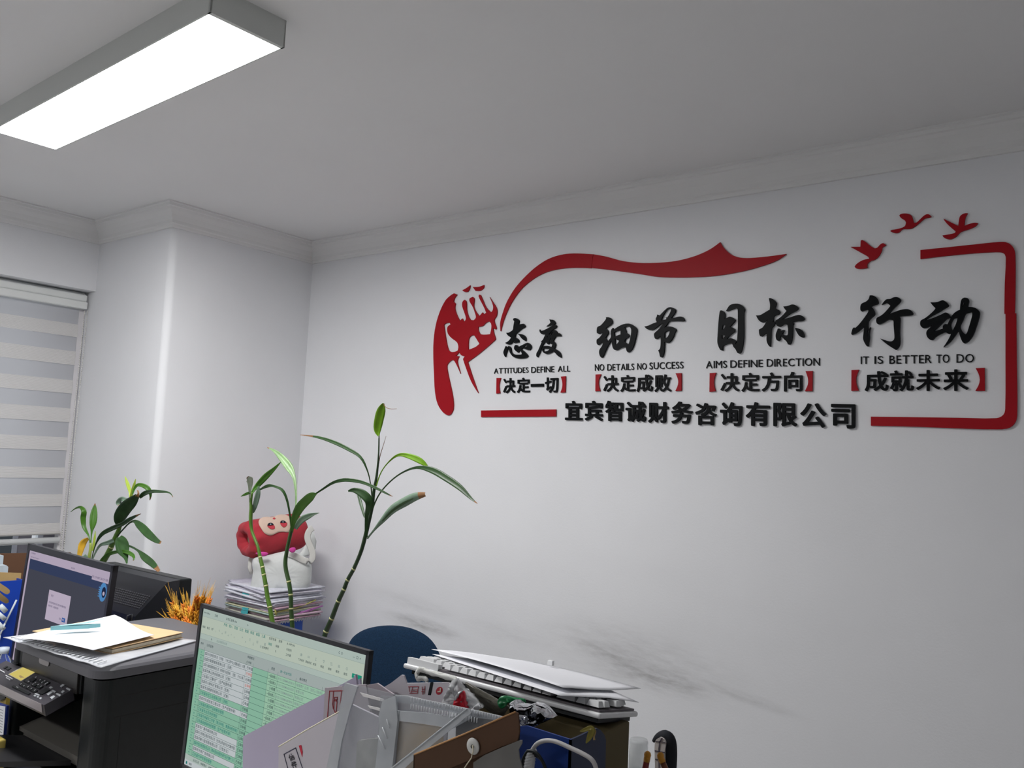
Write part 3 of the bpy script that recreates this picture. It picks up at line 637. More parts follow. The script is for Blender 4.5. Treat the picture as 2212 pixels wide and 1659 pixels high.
for k, s in enumerate(('开始', '插入', '页面', '公式', '数据', '审阅', '视图', '工具')): T(s, .155+k*.036, .066, .018, 1)
T('会员专享', .455, .066, .016); T('效率', .515, .066, .016); T('A WPS AI', .565, .066, .016)
for k, s in enumerate(('粘贴', '格式', '刷')): T(s, .01+k*.032, .118, .015)
for k in range(8): T('BIUA田Aab'[k], .085+k*.021, .112+.012*(k % 2), .014, 3)
for k in range(7): T('≡≡三三田合居'[k], .285+k*.024, .110+.02*(k % 2), .016, 3)
T('自动换行', .42, .13, .015); T('常规', .455, .10, .016, 1); T('转换', .50, .10, .015); T('%', .50, .13, .015); T('行和列', .565, .10, .015); T('工作表', .565, .13, .015)
for k, s in enumerate(('条件格式', '表格样式', '求和', '筛选', '排序', '填充', '查找')): T(s, .64+k*.042, .135, .014, 0, .034)
for k in range(7): T('▦☷Σ▽⇅▤○'[k], .65+k*.042, .105, .018, 3)
T('—  口  ×', .93, .03, .016); T('C  D', .855, .03, .016)
T('分享', .945, .130, .015, 4)
T('fx', .08, .180, .016); T('企业名称及状态', .12, .180, .015, 3)
T('序号', .012, .225, .015); T('公司名称', .055, .225, .017); T('申报情况', .336, .215, .016); T('已申报', .336, .245, .014); T('类型', .49, .235, .016); T('统一社会代码', .545, .235, .016, 1); T('备注情况', .66, .24, .015)
T('法人电话', .85, .25, .017, 3)
NM = ['宜宾市兴发商贸有限公司（已申报）（个体工商户及小规模纳税人）对接', '宜宾市翠屏建筑有限公司（无数）', '宜宾市长康健康管理有限公司（零申报不用送表单）（无数）（个体人等）', '宜宾市南山劳务有限公司（无数）', '江安县三江建材厂（生产经营所得）',
      '宜宾市川南科技有限公司（无数）', '宜宾市龙翔商贸有限公司（无数）', '江安县安达工业有限公司（无数）', '宜宾市天成信息工程公司（生产经营所得）', '江安县宏源农产品销售经营部', '江安县鑫达百货经营部', '江安县竹林餐饮工作室（暂无申报，需要纳税申报）', '江安县金泰装饰经营部（生产经营所得）',
      '宜宾市广源传媒有限公司', '宜宾市川投物业服务有限公司（社保公积金代扣代缴申报）', '宜宾市新川宜贸易有限公司（已签协议）', '宜宾市恒达物流有限公司（零申报含经营所得代扣代缴个人）', '宜宾市元和广告有限公司', '江安县竹海农贸经营部']
for r, s in enumerate(NM):
    vc = RT+(r+.5)*RH
    T(str(r+27), .020, vc, .013, 1)
    T(s, .049, vc, .0195, 0 if r in whiteset else 1, .278)
    T('已申报', .339, vc, .019, 2 if r in (1, 3) else 0)
    T(('一般纳税人', '一般纳税人', '小规模', '一般纳税人', '小规模', '小规模', '小规模')[r % 7], .478 if r % 7 in (0, 1, 3) else .49, vc, .018, 0, .052)
    T('91511500MA6%04dX' % (3127*(r+3) % 9973), .537, vc, .017, 3, .098)
    T('有限责任公司（自然人独资）' if r == 0 else '有限公司', .645, vc, .017, 3)
for k, s in enumerate(('企业汇总', '申报情况', '收费明细')): T(s, .06+k*.055, .950, .015)
rect(tx, TL, u, v, n, .012, .975, .022, .992, .0009, 1); T('搜索', .035, .983, .014)
tx.build('spreadsheet_text', [smats[4], smats[5], smats[6], smats[11], smats[1]], scr, fix=False)

# monitor with the dialog
TL = at(65, 1188, 1.28); TR = at(241, 1236, 1.28); BL = at(27, 1424, 1.268)
u, v, n = screen_frame(TL, TR, BL); un, vn = u.normalized(), v.normalized()
m2 = thing('computer_monitor', 'black-framed monitor with white pop-up box on a dark page, behind the printer', 'monitor', (TL+u*.5+Vector((0, .1, 0))).xy.to_3d()+Vector((0, 0, DZ)), 'computer monitors')
fb = MB(); B = .020; BR_ = .012; BB = .02
for a0, b0, a1, b1 in ((-.012, -B, u.length+BR_, 0), (-.012, v.length, u.length+BR_, v.length+BB), (-.012, -B, 0, v.length+BB), (u.length, -B, u.length+BR_, v.length+BB)):
    fb.slab([TL+un*a+vn*b+n*.004 for a, b in ((a0, b0), (a1, b0), (a1, b1), (a0, b1))], -n*.016)
fb.build('bezel', M_bez, m2)
MB().slab([TL+un*a+vn*b-n*.003 for a, b in ((.004, .004), (u.length-.02, .004), (u.length-.02, v.length-.004), (.004, v.length-.004))], -n*.025).build('rear_shell', M_pblack, m2)
cB = TL+u*.5+v
MB().box(cB.x-.04, cB.x+.04, cB.y+.035, cB.y+.06, DZ+.012, cB.z+.12, .006).build('stand', M_pblack, m2)
MB().box(cB.x-.13, cB.x+.13, cB.y-.03, cB.y+.12, DZ, DZ+.012, .005).build('base', M_pblack, m2)
pm = [screen_mat(nm, c, .62) for nm, c in (('page_dark', (.088, .092, .125)), ('page_lilac', (.66, .56, .72)), ('page_navy', (.055, .075, .16)), ('popup', (.72, .62, .78)), ('popup_button', (.03, .14, .50)), ('page_ink', (.20, .17, .28)), ('popup_red', (.6, .08, .10)), ('badge_blue', (.12, .36, .75)), ('badge_dark', (.02, .03, .08)))]
sc = MB()
rect(sc, TL, u, v, n, 0, 0, 1, 1, 0, 0); rect(sc, TL, u, v, n, 0, 0, 1, .075, .0003, 1); rect(sc, TL, u, v, n, .0, .075, .022, 1, .0003, 1)
rect(sc, TL, u, v, n, .022, .075, 1, .165, .0003, 2); rect(sc, TL, u, v, n, .33, .29, .60, .55, .0005, 3); rect(sc, TL, u, v, n, .535, .485, .575, .52, .0008, 4)
rect(sc, TL, u, v, n, .80, .06, 1, .10, .0005, 1)
s2 = sc.build('screen', pm, m2, fix=False)
def T(s, u0, vc, h=.02, mi=0, wmax=None):
    tx = MB(); scr_text(tx, TL, u, v, n, s, u0, vc, h, .0009, mi, wmax); tx.build('page_text', [pm[5], pm[6], pm[3], pm[7], pm[8]], s2, fix=False)
T('电子税务局', .03, .022, .015); T('https://etax.chinatax.gov.cn', .03, .055, .014); T('关闭 刷新', .55, .055, .014); T('主页 文件 收藏 工具 缩放 设置', .80, .075, .018, 0, .18)
T('!', .345, .335, .03, 1); T('提示', .365, .335, .02); T('您当前的登录状态已经失效请重新登录', .35, .395, .017, 0, .225); T('继续办理，请重新登录', .35, .425, .017, 0, .15); T('取消', .50, .503, .017); T('确定', .54, .503, .017, 2)
def disc(mb, cu, cv, r, lift, mi, k=20, sq=1.0):
    P = [TL+u*(cu+r*math.cos(2*math.pi*i/k)/u.length)+v*(cv+sq*r*math.sin(2*math.pi*i/k)/v.length)+n*lift for i in range(k)]; mb.add(P, [list(range(k))], mi)
bdg = MB()
disc(bdg, .945, .175, .021, .001, 3, 20, 1.3); disc(bdg, .955, .175, .012, .0012, 4, 20, 1.3); disc(bdg, .955, .185, .006, .0014, 2)
for k in range(5): rect(bdg, TL, u, v, n, .895, .14+k*.018, .925, .148+k*.018, .001, 3)
bdg.build('page_badge', [pm[5], pm[6], pm[3], pm[7], pm[8]], s2, fix=False)

# monitor seen from behind
Y3 = 1.55
TLr = at(232, 1213, Y3); TRr = at(397, 1258, Y3); W3 = TRr.x-TLr.x; H3 = .315; zt3 = (TLr.z+TRr.z)/2+.004
m3 = thing('computer_monitor', 'black monitor seen from behind with vent slots, facing the corner', 'monitor', (TLr.x+W3/2, Y3, DZ), 'computer monitors')
xa, xb = TLr.x, TRr.x; ya, yb = Y3+.0, Y3-.055
MB().box(xa, xb, ya-.012, ya+.03, zt3-H3, zt3, .005).build('front_frame', M_pblack, m3)
sh = MB(); o = 0
A_ = [(xa+.004, ya-.011, zt3-.002), (xb-.004, ya-.011, zt3-.002), (xb-.004, ya-.011, zt3-H3), (xa+.004, ya-.011, zt3-H3)]
Bq = [(xa+.004, ya-.038, zt3-.010), (xb-.03, ya-.038, zt3-.010), (xb-.03, ya-.038, zt3-H3+.02), (xa+.004, ya-.038, zt3-H3+.02)]
Cq = [(xa+.09, ya-.075, zt3-.13), (xb-.14, ya-.075, zt3-.13), (xb-.14, ya-.075, zt3-H3+.05), (xa+.09, ya-.075, zt3-H3+.05)]
sh.add(A_+Bq+Cq, [[0, 1, 5, 4], [1, 2, 6, 5], [2, 3, 7, 6], [3, 0, 4, 7], [4, 5, 9, 8], [5, 6, 10, 9], [6, 7, 11, 10], [7, 4, 8, 11], [8, 9, 10, 11], [0, 3, 2, 1]])
sh.build('rear_shell', mat('rear_shell_black', (.020, .021, .026), .38, bump=.1, bscale=600), m3)
vt = MB()
p4_, p5_, p8_, p9_ = Vector(Bq[0]), Vector(Bq[1]), Vector(Cq[0]), Vector(Cq[1])
nn = (p5_-p4_).cross(p8_-p4_).normalized(); nn = -nn if nn.y > 0 else nn
for k in range(7):
    t = .42+k*.055
    a, b = p4_.lerp(p8_, t), p5_.lerp(p9_, t); m_ = 26
    for j in range(m_):
        q0 = a.lerp(b, .04+.92*j/m_); q1 = a.lerp(b, .04+.92*(j+.72)/m_)
        vt.slab([q0+nn*.0005, q1+nn*.0005, q1+nn*.0005+Vector((0, -.0012, -.003)), q0+nn*.0005+Vector((0, -.0012, -.003))], nn*.0012)
vt.build('vent_slats', mat('vent_grey', (.07, .07, .08), .4), m3)
vs, fs, x0, y0, x1, y1 = glyph('lenovo', .01, .0)
lg = MB(); lg.add([(Cq[0][0]+.03+(x-x0)*.045, Cq[0][1]-.0008, Cq[0][2]-.055+y*.045) for x, y, z in vs], fs); lg.build('lettering', mat('embossed_grey', (.045, .045, .05), .4), m3, fix=False)
MB().box((xa+xb)/2-.05, (xa+xb)/2+.05, ya-.075, ya-.03, DZ+.012, zt3-H3+.1, .006).build('stand', M_pblack, m3)
MB().box((xa+xb)/2-.13, (xa+xb)/2+.13, ya-.10, ya+.10, DZ, DZ+.012, .005).build('base', M_pblack, m3)
MB().tube([at(273, 1350, Y3-.08), at(276, 1330, Y3-.08), at(284, 1327, Y3-.078), at(287, 1350, Y3-.07)], .003, 8).build('handle_loop', M_pgrey, m3)

# ------------------------------------------------------------------ printer
PX, PY = -1.900, 1.000
pr = thing('multifunction_printer', 'black multifunction printer with tilted keypad and a load of papers on its lid', 'printer', (PX-.225, PY+.2, DZ))
PW, PD, ZL = .45, .42, 1.062
def rrect(x0, x1, y0, y1, r, k=6):
    out = []
    for cx, cy, a0 in ((x1-r, y0+r, -90), (x1-r, y1-r, 0), (x0+r, y1-r, 90), (x0+r, y0+r, 180)):
        for i in range(k+1):
            a = R(a0+90*i/k); out.append((cx+r*math.cos(a), cy+r*math.sin(a)))
    return out
def prism(mb, loop, z0, z1, mi=0, inset=0.0, smooth=False):
    nL = len(loop); cx = sum(p[0] for p in loop)/nL; cy = sum(p[1] for p in loop)/nL
    vs = [(x, y, z0) for x, y in loop]
    if inset:
        for kz, ki in ((z1-inset, 0), (z1-inset*.4, inset*.5), (z1, inset*1.4)):
            vs += [(x-(math.copysign(min(ki, abs(x-cx)), x-cx)), y-(math.copysign(min(ki, abs(y-cy)), y-cy)), kz) for x, y in loop]
        L_ = 4
    else: vs += [(x, y, z1) for x, y in loop]; L_ = 2
    fs = [[l*nL+i, l*nL+(i+1) % nL, (l+1)*nL+(i+1) % nL, (l+1)*nL+i] for l in range(L_-1) for i in range(nL)]
    fs += [list(range(nL))[::-1], [(L_-1)*nL+i for i in range(nL)]]
    mb.add(vs, fs, mi, False)
x0, x1, y0, y1 = PX-PW, PX, PY, PY+PD
bd = MB()
prism(bd, rrect(x1-.095, x1, y0, y1, .03), DZ+.004, ZL-.004)
bd.box(x0+.032, x1-.0955, y0+.262, y1-.002, DZ+.0045, ZL-.0045, .002)
prism(bd, rrect(x0, x0+.031, y0, y1-.001, .012), DZ+.004, ZL-.004)
bd.box(x0+.0315, x1-.0956, y0+.004, y0+.261, ZL-.050, ZL-.0045, .002)
bd.box(x0+.0315, x1-.0956, y0+.005, y0+.261, DZ+.004, DZ+.075, .004)
bd.build('body', M_pblack, pr)
sm_ = MB()
for z, ya_ in ((1.018, .05), (.972, .04)): sm_.box(x1-.002, x1+.0006, y0+ya_, y1-.01, z-.0013, z+.0013)
sm_.box(x1-.002, x1+.0006, y0+.055, y0+.0575, DZ+.02, .97)
sm_.build('side_seams', mat('seam_black', (.003, .003, .004), .6), pr)
ld = MB(); prism(ld, rrect(x0-.004, x1+.004, y0-.008, y1+.006, .045, 10), ZL, ZL+.028, 0, .010)
lid = ld.build('scanner_lid', mat('lid_charcoal', (.105, .105, .118), .45, bump=.05, bscale=500), pr)
MB().box(x0+.06, x1-.1, y0-.0025, y0+.01, ZL-.05, ZL-.003, .001).build('front_apron', mat('apron_black', (.02, .018, .018), .25), pr)
bg_ = MB(); c0 = at(95.5, 1429.5, y0-.0035); bx, bz = .026, .0075
pts_ = [(c0.x+(bx-bz)*sx+bz*math.cos(a), c0.z+bz*math.sin(a)) for sx, r0 in ((1, -90), (-1, 90)) for a in [R(r0+180*i/10) for i in range(11)]]
bg_.slab([(x, y0-.003, z) for x, z in pts_], Vector((0, -.0016, 0))); bg_.build('oval_badge', mat('badge_grey', (.30, .28, .28), .35, metal=.3), pr)
tr_ = MB(); tr_.box(x0+.03, x1-.095, y0+.03, y0+.26, DZ+.10, DZ+.13, .004)
tr_.slab([(x0+.03, y0+.02, DZ+.13), (x1-.095, y0+.02, DZ+.13), (x1-.095, y0+.26, DZ+.19), (x0+.03, y0+.26, DZ+.19)], (0, 0, -.01))
tr_.build('output_tray', mat('tray_grey', (.10, .095, .085), .5), pr)
mp = MB(); mp.slab([(x0+.06, y0+.02, DZ+.115), (x1-.14, y0+.02, DZ+.115), (x1-.16, y0-.16, DZ+.150), (x0+.02, y0-.16, DZ+.150)], (0, 0, -.012))
mp.build('feed_tray', mat('feed_tray_black', (.02, .02, .022), .4), pr)
# control panel: hinge line to front line
hr, hl = at(157, 1496, y0-.002), at(29, 1427, y0-.002); hl.z = hr.z = (hr.z+hl.z)/2; hl.x = x0-.03
f_ = Vector((0, -.062, -.024)); pnrm = f_.cross(hr-hl).normalized(); pnrm = -pnrm if pnrm.z < 0 else pnrm
pan = MB(); pan.slab([hl, hr, hr+f_, hl+f_], Vector((0, .006, -.026)))
pn = pan.build('control_panel', mat('panel_charcoal', (.035, .032, .040), .4, bump=.05, bscale=400), pr)
fl = MB(); fl.slab([hl+f_*1.004, hr+f_*1.004-Vector((.012, 0, 0)), hr+f_*1.004+Vector((-.012, .004, -.020)), hl+f_*1.004+Vector((0, .004, -.020))], Vector((0, -.001, 0)))
fl.build('front_strip', mat('strip_grey', (.30, .27, .29), .25), pn)
def onp(px, py, l=0.0008): return hit(px, py, hr, pnrm)+pnrm*l
def zq(x, y): return 0+x/9.617, 1360+y/9.617
def pquad(mb, c, hgt, mi=0):
    P = [onp(*zq(*p), 0.0) for p in c]; mb.slab(P, pnrm*hgt, mi)
lc = MB(); pquad(lc, [(505, 757), (762, 885), (438, 1082), (172, 938)], .0012); lc.build('display_bezel', mat('display_rim', (.45, .43, .36), .3), pn)
lc = MB(); pquad(lc, [(502, 785), (735, 890), (436, 1070), (195, 938)], .0018); lc.build('display', emit('amber_display', (.80, .66, .19), .75), pn)
ds = MB(); pquad(ds, [(395, 975), (435, 965), (510, 1010), (430, 1020)], .0021); ds.build('display_icon', emit('amber_dim', (.62, .46, .22), .6), pn)
KEYS = [[(770,1080),(850,1020),(935,1060),(850,1120)], [(870,1110),(945,1065),(1050,1110),(960,1165)], [(640,1160),(730,1100),(810,1140),(720,1200)], [(740,1205),(820,1150),(905,1190),(820,1245)],
        [(390,1150),(450,1110),(530,1150),(470,1195)], [(480,1195),(540,1155),(620,1195),(560,1240)], [(570,1240),(630,1200),(700,1235),(640,1280)], [(650,1285),(710,1240),(790,1280),(730,1325)],
        [(800,1330),(960,1220),(1045,1265),(880,1360)], [(490,1080),(520,1065),(600,1110),(600,1140)], [(600,1060),(690,1000),(760,1040),(670,1100)], [(75,805),(140,765),(170,780),(100,825)], [(130,830),(190,780),(240,810),(170,855)], [(250,690),(300,660),(390,720),(330,745)],
        [(250,1195),(290,1170),(640,1330),(590,1365)]]
for q_ in KEYS:
    kb = MB(); pquad(kb, q_, .0022); kb.build('key', M_pblack, pn)
LT = [[(970,1345),(1060,1295),(1100,1315),(1005,1380)], [(1250,1185),(1330,1130),(1365,1150),(1280,1210)], [(1070,1285),(1100,1265),(1170,1300),(1140,1320)], [(1160,1345),(1190,1330),(1270,1370),(1240,1395)], [(1020,1215),(1060,1190),(1105,1215),(1060,1235)],
      [(1375,1235),(1400,1220),(1470,1255),(1450,1275)], [(700,1385),(730,1370),(760,1385),(730,1405)], [(760,1410),(790,1395),(820,1410),(790,1430)], [(815,1440),(850,1420),(880,1435),(850,1460)], [(715,1355),(745,1330),(830,1370),(810,1385)], [(1040,1420),(1120,1380),(1150,1400),(1080,1460)], [(1270,1310),(1310,1275),(1350,1290),(1310,1330)]]
for q_ in LT:
    kb = MB(); pquad(kb, q_, .0020); kb.build('button', mat('button_grey', (.40, .42, .44), .4), pn)
def dash(a, b, c, w=6):
    mk = MB()
    a2 = Vector((*a, 0)); b2 = Vector((*b, 0)); d = (b2-a2).normalized(); s_ = Vector((-d.y, d.x, 0))*w
    pquad(mk, [((a2+s_).x, (a2+s_).y), ((b2+s_).x, (b2+s_).y), ((b2-s_).x, (b2-s_).y), ((a2-s_).x, (a2-s_).y)], .0026, c)
    mk.build('legend', mat('legend_white', (.55, .55, .58), .5), pn)
for x, y in ((440,1145), (500,1185), (590,1205), (660,1240), (730,1275), (880,1110), (930,1085), (990,1120), (690,1150), (740,1120), (800,1160), (860,1195), (840,1060), (950,1145), (750,1005), (600,1095)): dash((x-16, y+10), (x+16, y-10), 0)
for a, b in (((120,965),(265,1040)), ((130,1010),(215,1060)), ((0,850),(100,905)), ((345,1205),(385,1225))): dash(a, b, 0, 7)

# things on the printer lid
ZT = ZL+.028
def sheet(name, mats, corners, label, cat, group=None, th=.0006, n1=10, n2=8, bump=None, mi=None, parent=None):
    """a paper from four corners; bump(u, v) lifts it"""
    C = [Vector(c) for c in corners]; nrm = (C[1]-C[0]).cross(C[3]-C[0]).normalized(); nrm = -nrm if nrm.z < 0 else nrm
    g = []
    for j in range(n2+1):
        for i in range(n1+1):
            a, b = i/n1, j/n2; p = C[0].lerp(C[1], a).lerp(C[3].lerp(C[2], a), b)
            if bump: p = p+nrm*bump(a, b)
            g.append(p)
    N_ = len(g); w = n1+1; vs = g+[p-nrm*th for p in g]; fs = []; 
    for j in range(n2):
        for i in range(n1):
            k = j*w+i; fs += [[k, k+1, k+w+1, k+w], [N_+k, N_+k+w, N_+k+w+1, N_+k+1]]
    bdr = [i for i in range(n1)]+[j*w+n1 for j in range(n2)]+[n2*w+i for i in range(n1, 0, -1)]+[j*w for j in range(n2, 0, -1)]
    for a, b in zip(bdr, bdr[1:]+bdr[:1]): fs.append([a, N_+a, N_+b, b])
    mb = MB(); mb.add(vs, fs, 0, True); o = mb.build(name, mats, parent)
    if label: tag(o, label, cat, group)
    return o
M_sleeve = frosted('ribbed_sleeve_plastic', (.72, .74, .78), .35, .2)
slv = thing('plastic_sleeve', 'clear ribbed plastic sleeve lying flat on the printer lid', 'sleeve', onz(230, 1415, ZT))
c = [onz(6, 1389, ZT+.004), onz(219, 1441, ZT+.004), onz(426, 1384, ZT+.004), onz(225, 1352, ZT+.004)]
c[0].z += .014
def bmp(a, b): return .0015*math.sin(a*9)*math.sin(b*7)+.001*math.sin(a*31+b*3)
sheet('film', M_sleeve, c, None, None, None, .0016, 30, 24, bmp, None, slv)
rb = MB(); 
for k in range(22):
    t = .06+k*.042; p = c[0].lerp(c[1], t); q2 = c[3].lerp(c[2], t); d = (q2-p).normalized()
    rb.tube([p+d*.006+Vector((0, 0, .003)), p+d*.032+Vector((0, 0, .0035))], .0016, 6)
rb.build('ribs', mat('sleeve_ribs', (.8, .82, .85), .25), slv)
kf = thing('kraft_document_file', 'tan kraft file stuffed with papers under a white sheet on the printer', 'folder', onz(300, 1395, ZT+.006))
kc = [onz(70, 1364, ZT+.02), onz(243, 1402, ZT+.02), onz(396, 1367, ZT+.02), onz(218, 1337, ZT+.02)]
kb0 = [Vector((p.x, p.y, ZT+.007)) for p in kc]
MB().slab([Vector((p.x, p.y, ZT+.0215)) for p in kc], (0, 0, -.0016)).build('cover', mat('kraft_tan', (.62, .43, .24), .7, noise=.05, nscale=20), kf)
MB().slab([kb0[i].lerp(sum(kb0, Vector())/4, .02)+Vector((0, 0, .010)) for i in range(4)], (0, 0, -.008)).build('pages', mat('page_edges', (.62, .55, .42), .8, noise=.1, nscale=90), kf)
MB().slab([p+Vector((0, 0, .0015)) for p in kb0], (0, 0, -.0014)).build('back_cover', MATS['kraft_tan'], kf)
wc_ = [onz(28, 1381, ZT+.025), onz(201, 1407, ZT+.025), onz(333, 1373, ZT+.028), onz(247, 1333, ZT+.030)]
def wb(a, b): return .010*math.sin(math.pi*a)*(1-b)*.6+.004*math.sin(5*a+1)*b+.003
sheet('paper_sheet', M_paper, wc_, 'loose white sheet curling over the tan file on the printer', 'paper', None, .0006, 16, 12, wb)
nt = thing('sticky_note_pad', 'pale blue sticky note pad half under the white sheet on the printer', 'notepad', onz(150, 1352, ZT+.03))
nc = [onz(109, 1354, ZT+.052), onz(191, 1350, ZT+.052), onz(193, 1342, ZT+.052), onz(110, 1350, ZT+.052)]
base = [at(109, 1362, nc[0].y), at(191, 1358, nc[1].y)]
MB().slab([nc[0], nc[1], base[1], base[0]], (0, .03, 0)).build('pad', mat('aqua_paper', (.22, .50, .54), .8), nt)
sheet('top_note', mat('aqua_top', (.34, .62, .66), .8), [nc[0]+Vector((0, 0, .001)), nc[1]+Vector((0, 0, .001)), nc[1]+Vector((.0, .045, .008)), nc[0]+Vector((0, .045, .001))], None, None, None, .0006, 8, 4, lambda a, b: .004*a*a, None, nt)

# ------------------------------------------------------------------ plants
LEAF = {}
def leaf_mat(name, col, rough=.4):
    m = mat(name, col, rough, noise=.18, nscale=30, spec=.4); return m
L_dark = leaf_mat('leaf_dark', (.026, .072, .018)); L_mid = leaf_mat('leaf_mid', (.050, .15, .012)); L_bright = leaf_mat('leaf_bright', (.18, .38, .012))
L_lime = leaf_mat('leaf_lime', (.34, .45, .06)); L_pale = leaf_mat('leaf_pale', (.17, .28, .12)); L_grey = leaf_mat('leaf_underside', (.16, .24, .17), .55)
L_yel = leaf_mat('leaf_yellow', (.62, .36, .03)); L_tip = leaf_mat('leaf_dry_tip', (.24, .12, .05), .8); L_white = leaf_mat('leaf_whitish', (.46, .52, .40), .6)
def depth(p): return (p-CAM).dot(_f)
def leaf(parent, pts, widths, Y0, m, dY=0.0, fold=.25, tip=0.0, name='leaf', sub=4):
    """a blade along a spine measured in the photo; Y runs from Y0 to Y0+dY along it"""
    n = len(pts); sp = catmull([(p[0], p[1], w) for p, w in zip(pts, widths)], False, sub, 75)
    N_ = len(sp); P = []; 
    for i, q in enumerate(sp):
        t = i/(N_-1); P.append((at(q.x, q.y, Y0+dY*t), max(q.z, .6), t))
    vs = []; fs = []; mi = []
    for i, (p, w, t) in enumerate(P):
        a = P[max(i-1, 0)][0]; b = P[min(i+1, N_-1)][0]; d = (b-a).normalized(); view = (p-CAM).normalized()
        side = d.cross(view).normalized(); h = w*.5*depth(p)/FOCAL; nrm = side.cross(d).normalized()
        nrm = -nrm if nrm.dot(view) > 0 else nrm
        for s_, f0 in ((-1, 1), (-.5, .45), (0, 0), (.5, .45), (1, 1)): vs.append(p+side*h*s_+nrm*(fold*h*f0))
    off = len(vs)
    thick = .0007
    vs2 = []
    for k, v0 in enumerate(vs):
        p = P[k//5][0]; vs2.append(v0+(p-CAM).normalized()*thick)
    allv = vs+vs2
    mb = MB()
    for i in range(N_-1):
        for k in range(4):
            a = i*5+k; f1 = [a, a+1, a+6, a+5]; fs.append((f1, P[i][2])); fs.append(([off+x for x in f1[::-1]], P[i][2]))
        for k in (0, 4): fs.append(([i*5+k, (i+1)*5+k, off+(i+1)*5+k, off+i*5+k], P[i][2]))
    mb.v = [Vector(x) for x in allv]
    for f1, t in fs: mb.f.append(f1); mb.m.append(1 if (tip > 0 and t > 1-tip) else 0); mb.sm.append(True)
    return mb.build(name, [m, L_tip], parent)
M_ring = mat('stem_ring', (.42, .42, .20), .6)
def stalk(label, pts, widths, Y0, dY, m, base, nodes=(), group=None, name='lucky_bamboo'):
    th = thing(name, label, 'plant', base, group)
    sp = catmull([(p[0], p[1], w) for p, w in zip(pts, widths)], False, 5, 80); N_ = len(sp)
    P = [at(q.x, q.y, Y0+dY*i/(N_-1)) for i, q in enumerate(sp)]; r = [q.z*.5*depth(p)/FOCAL for q, p in zip(sp, P)]
    P = [Vector(base)]+P; r = [r[0]]+r
    MB().tube(P, r, 12).build('stem', m, th)
    for (nx, ny) in nodes:
        k = min(range(1, len(P)), key=lambda i: (sp[i-1].x-nx)**2+(sp[i-1].y-ny)**2)
        d = (P[min(k+1, len(P)-1)]-P[max(k-1, 0)]).normalized(); sd = d.orthogonal()
        MB().lathe([(r[k]*.98, -.0022), (r[k]*1.13, -.001), (r[k]*1.13, .001), (r[k]*.98, .0022)], P[k], 14, 0, (d, sd)).build('node_ring', M_ring, th)
    return th
YB1 = 1.50
S_mid = mat('stem_green', (.075, .16, .018), .35, noise=.2, nscale=25); S_dark = mat('stem_dark_green', (.030, .070, .016), .35, noise=.2, nscale=25); S_deep = mat('stem_deep_green', (.018, .040, .014), .35, noise=.2, nscale=25)
vb = at(640, 1400, YB1); vb.z = DZ
vase = thing('glass_vase', 'tall glass vase holding the bamboo stalks behind the spreadsheet monitor', 'vase', vb)
MB().lathe([(.05, 0), (.055, .01), (.05, .12), (.075, .25), (.072, .25), (.046, .12), (.04, .015), (.001, .014)], vb, 24).build('glass', mat('vase_glass', (.8, .9, .88), .05, trans=.9, ior=1.2), vase)
GB = 'bamboo stalks behind the spreadsheet monitor'
s1 = stalk('thin bamboo stalk crossing the red cushion on its window side', [(591,1352),(587,1335),(583,1312),(578,1290),(574.5,1266),(570,1242),(567,1225.6),(562,1204),(557,1181),(551,1166),(544,1146),(541.5,1123),(542.5,1099),(542,1085),(545,1064)],
  [10,10,10,9.6,9.4,9,8.6,8,6.5,6.5,6.5,8,7.5,6,4], YB1, 0, S_mid, (vb.x-.03, vb.y, vb.z+.02), [(583,1312),(575,1266),(570,1242),(567,1226),(562,1204)], GB)
leaf(s1, [(543,1067),(549,1057),(556,1049),(575,1028.6),(594,1011),(607,997.6)], [5,8,11,13,7,1], YB1, L_mid, .05)
leaf(s1, [(540,1085),(539.5,1062),(540.5,1044),(538,1034),(534,1030)], [4,5,11,15,6], YB1, L_white, -.04, .4, .1)
leaf(s1, [(543,1063),(532,1067),(520,1072.6)], [4,6,1], YB1, L_mid, -.05)
leaf(s1, [(559,1050),(557,1067),(551,1092),(547,1108)], [3,11,10,3], YB1+.01, L_grey, 0)
s2 = stalk('bamboo stalk with pale drooping top leaf in front of the tote bag', [(632,1368),(631,1345),(629,1315),(628,1285),(624,1257),(618,1232),(616.5,1213),(619.5,1191),(623.5,1171),(628,1151),(632,1131)], [10,10,9.6,9.6,9.4,9.2,9,8.4,8,8,6], YB1+.02, 0, S_dark, (vb.x, vb.y+.02, vb.z+.02), [(630,1340),(628.5,1317),(628,1285),(624,1256)], GB)
leaf(s2, [(630,1150),(633,1130),(637,1117),(648,1096),(661,1082),(674,1071),(684,1067)], [6,10,15,20,20,17,3], YB1+.02, L_mid, -.06)
leaf(s2, [(638,1142.5),(651,1123.5),(667,1114.7),(680,1110),(690,1108)], [8,14,12,5,1], YB1+.03, L_grey, .03)
leaf(s2, [(638,1100),(639.5,1085),(639,1060),(635,1031),(625.6,1011),(610,990.6),(594,975),(577,966.5)], [4,4,5,8,17,14,7,1], YB1+.02, L_pale, .06, .4, .06)
leaf(s2, [(629,1137),(625.6,1108),(619,1077),(609,1058),(591,1050),(579,1049.5),(561,1058)], [4,4,5,6,5,7,3], YB1+.02, L_dark, -.05)
leaf(s2, [(674,1072),(695,1058),(720,1042.5),(742,1037),(763,1038),(785,1042.6),(812,1054),(835,1066),(848,1072.5)], [3,4,6,8,8,7,6,4,1], YB1, L_dark, .04, .25, .08)
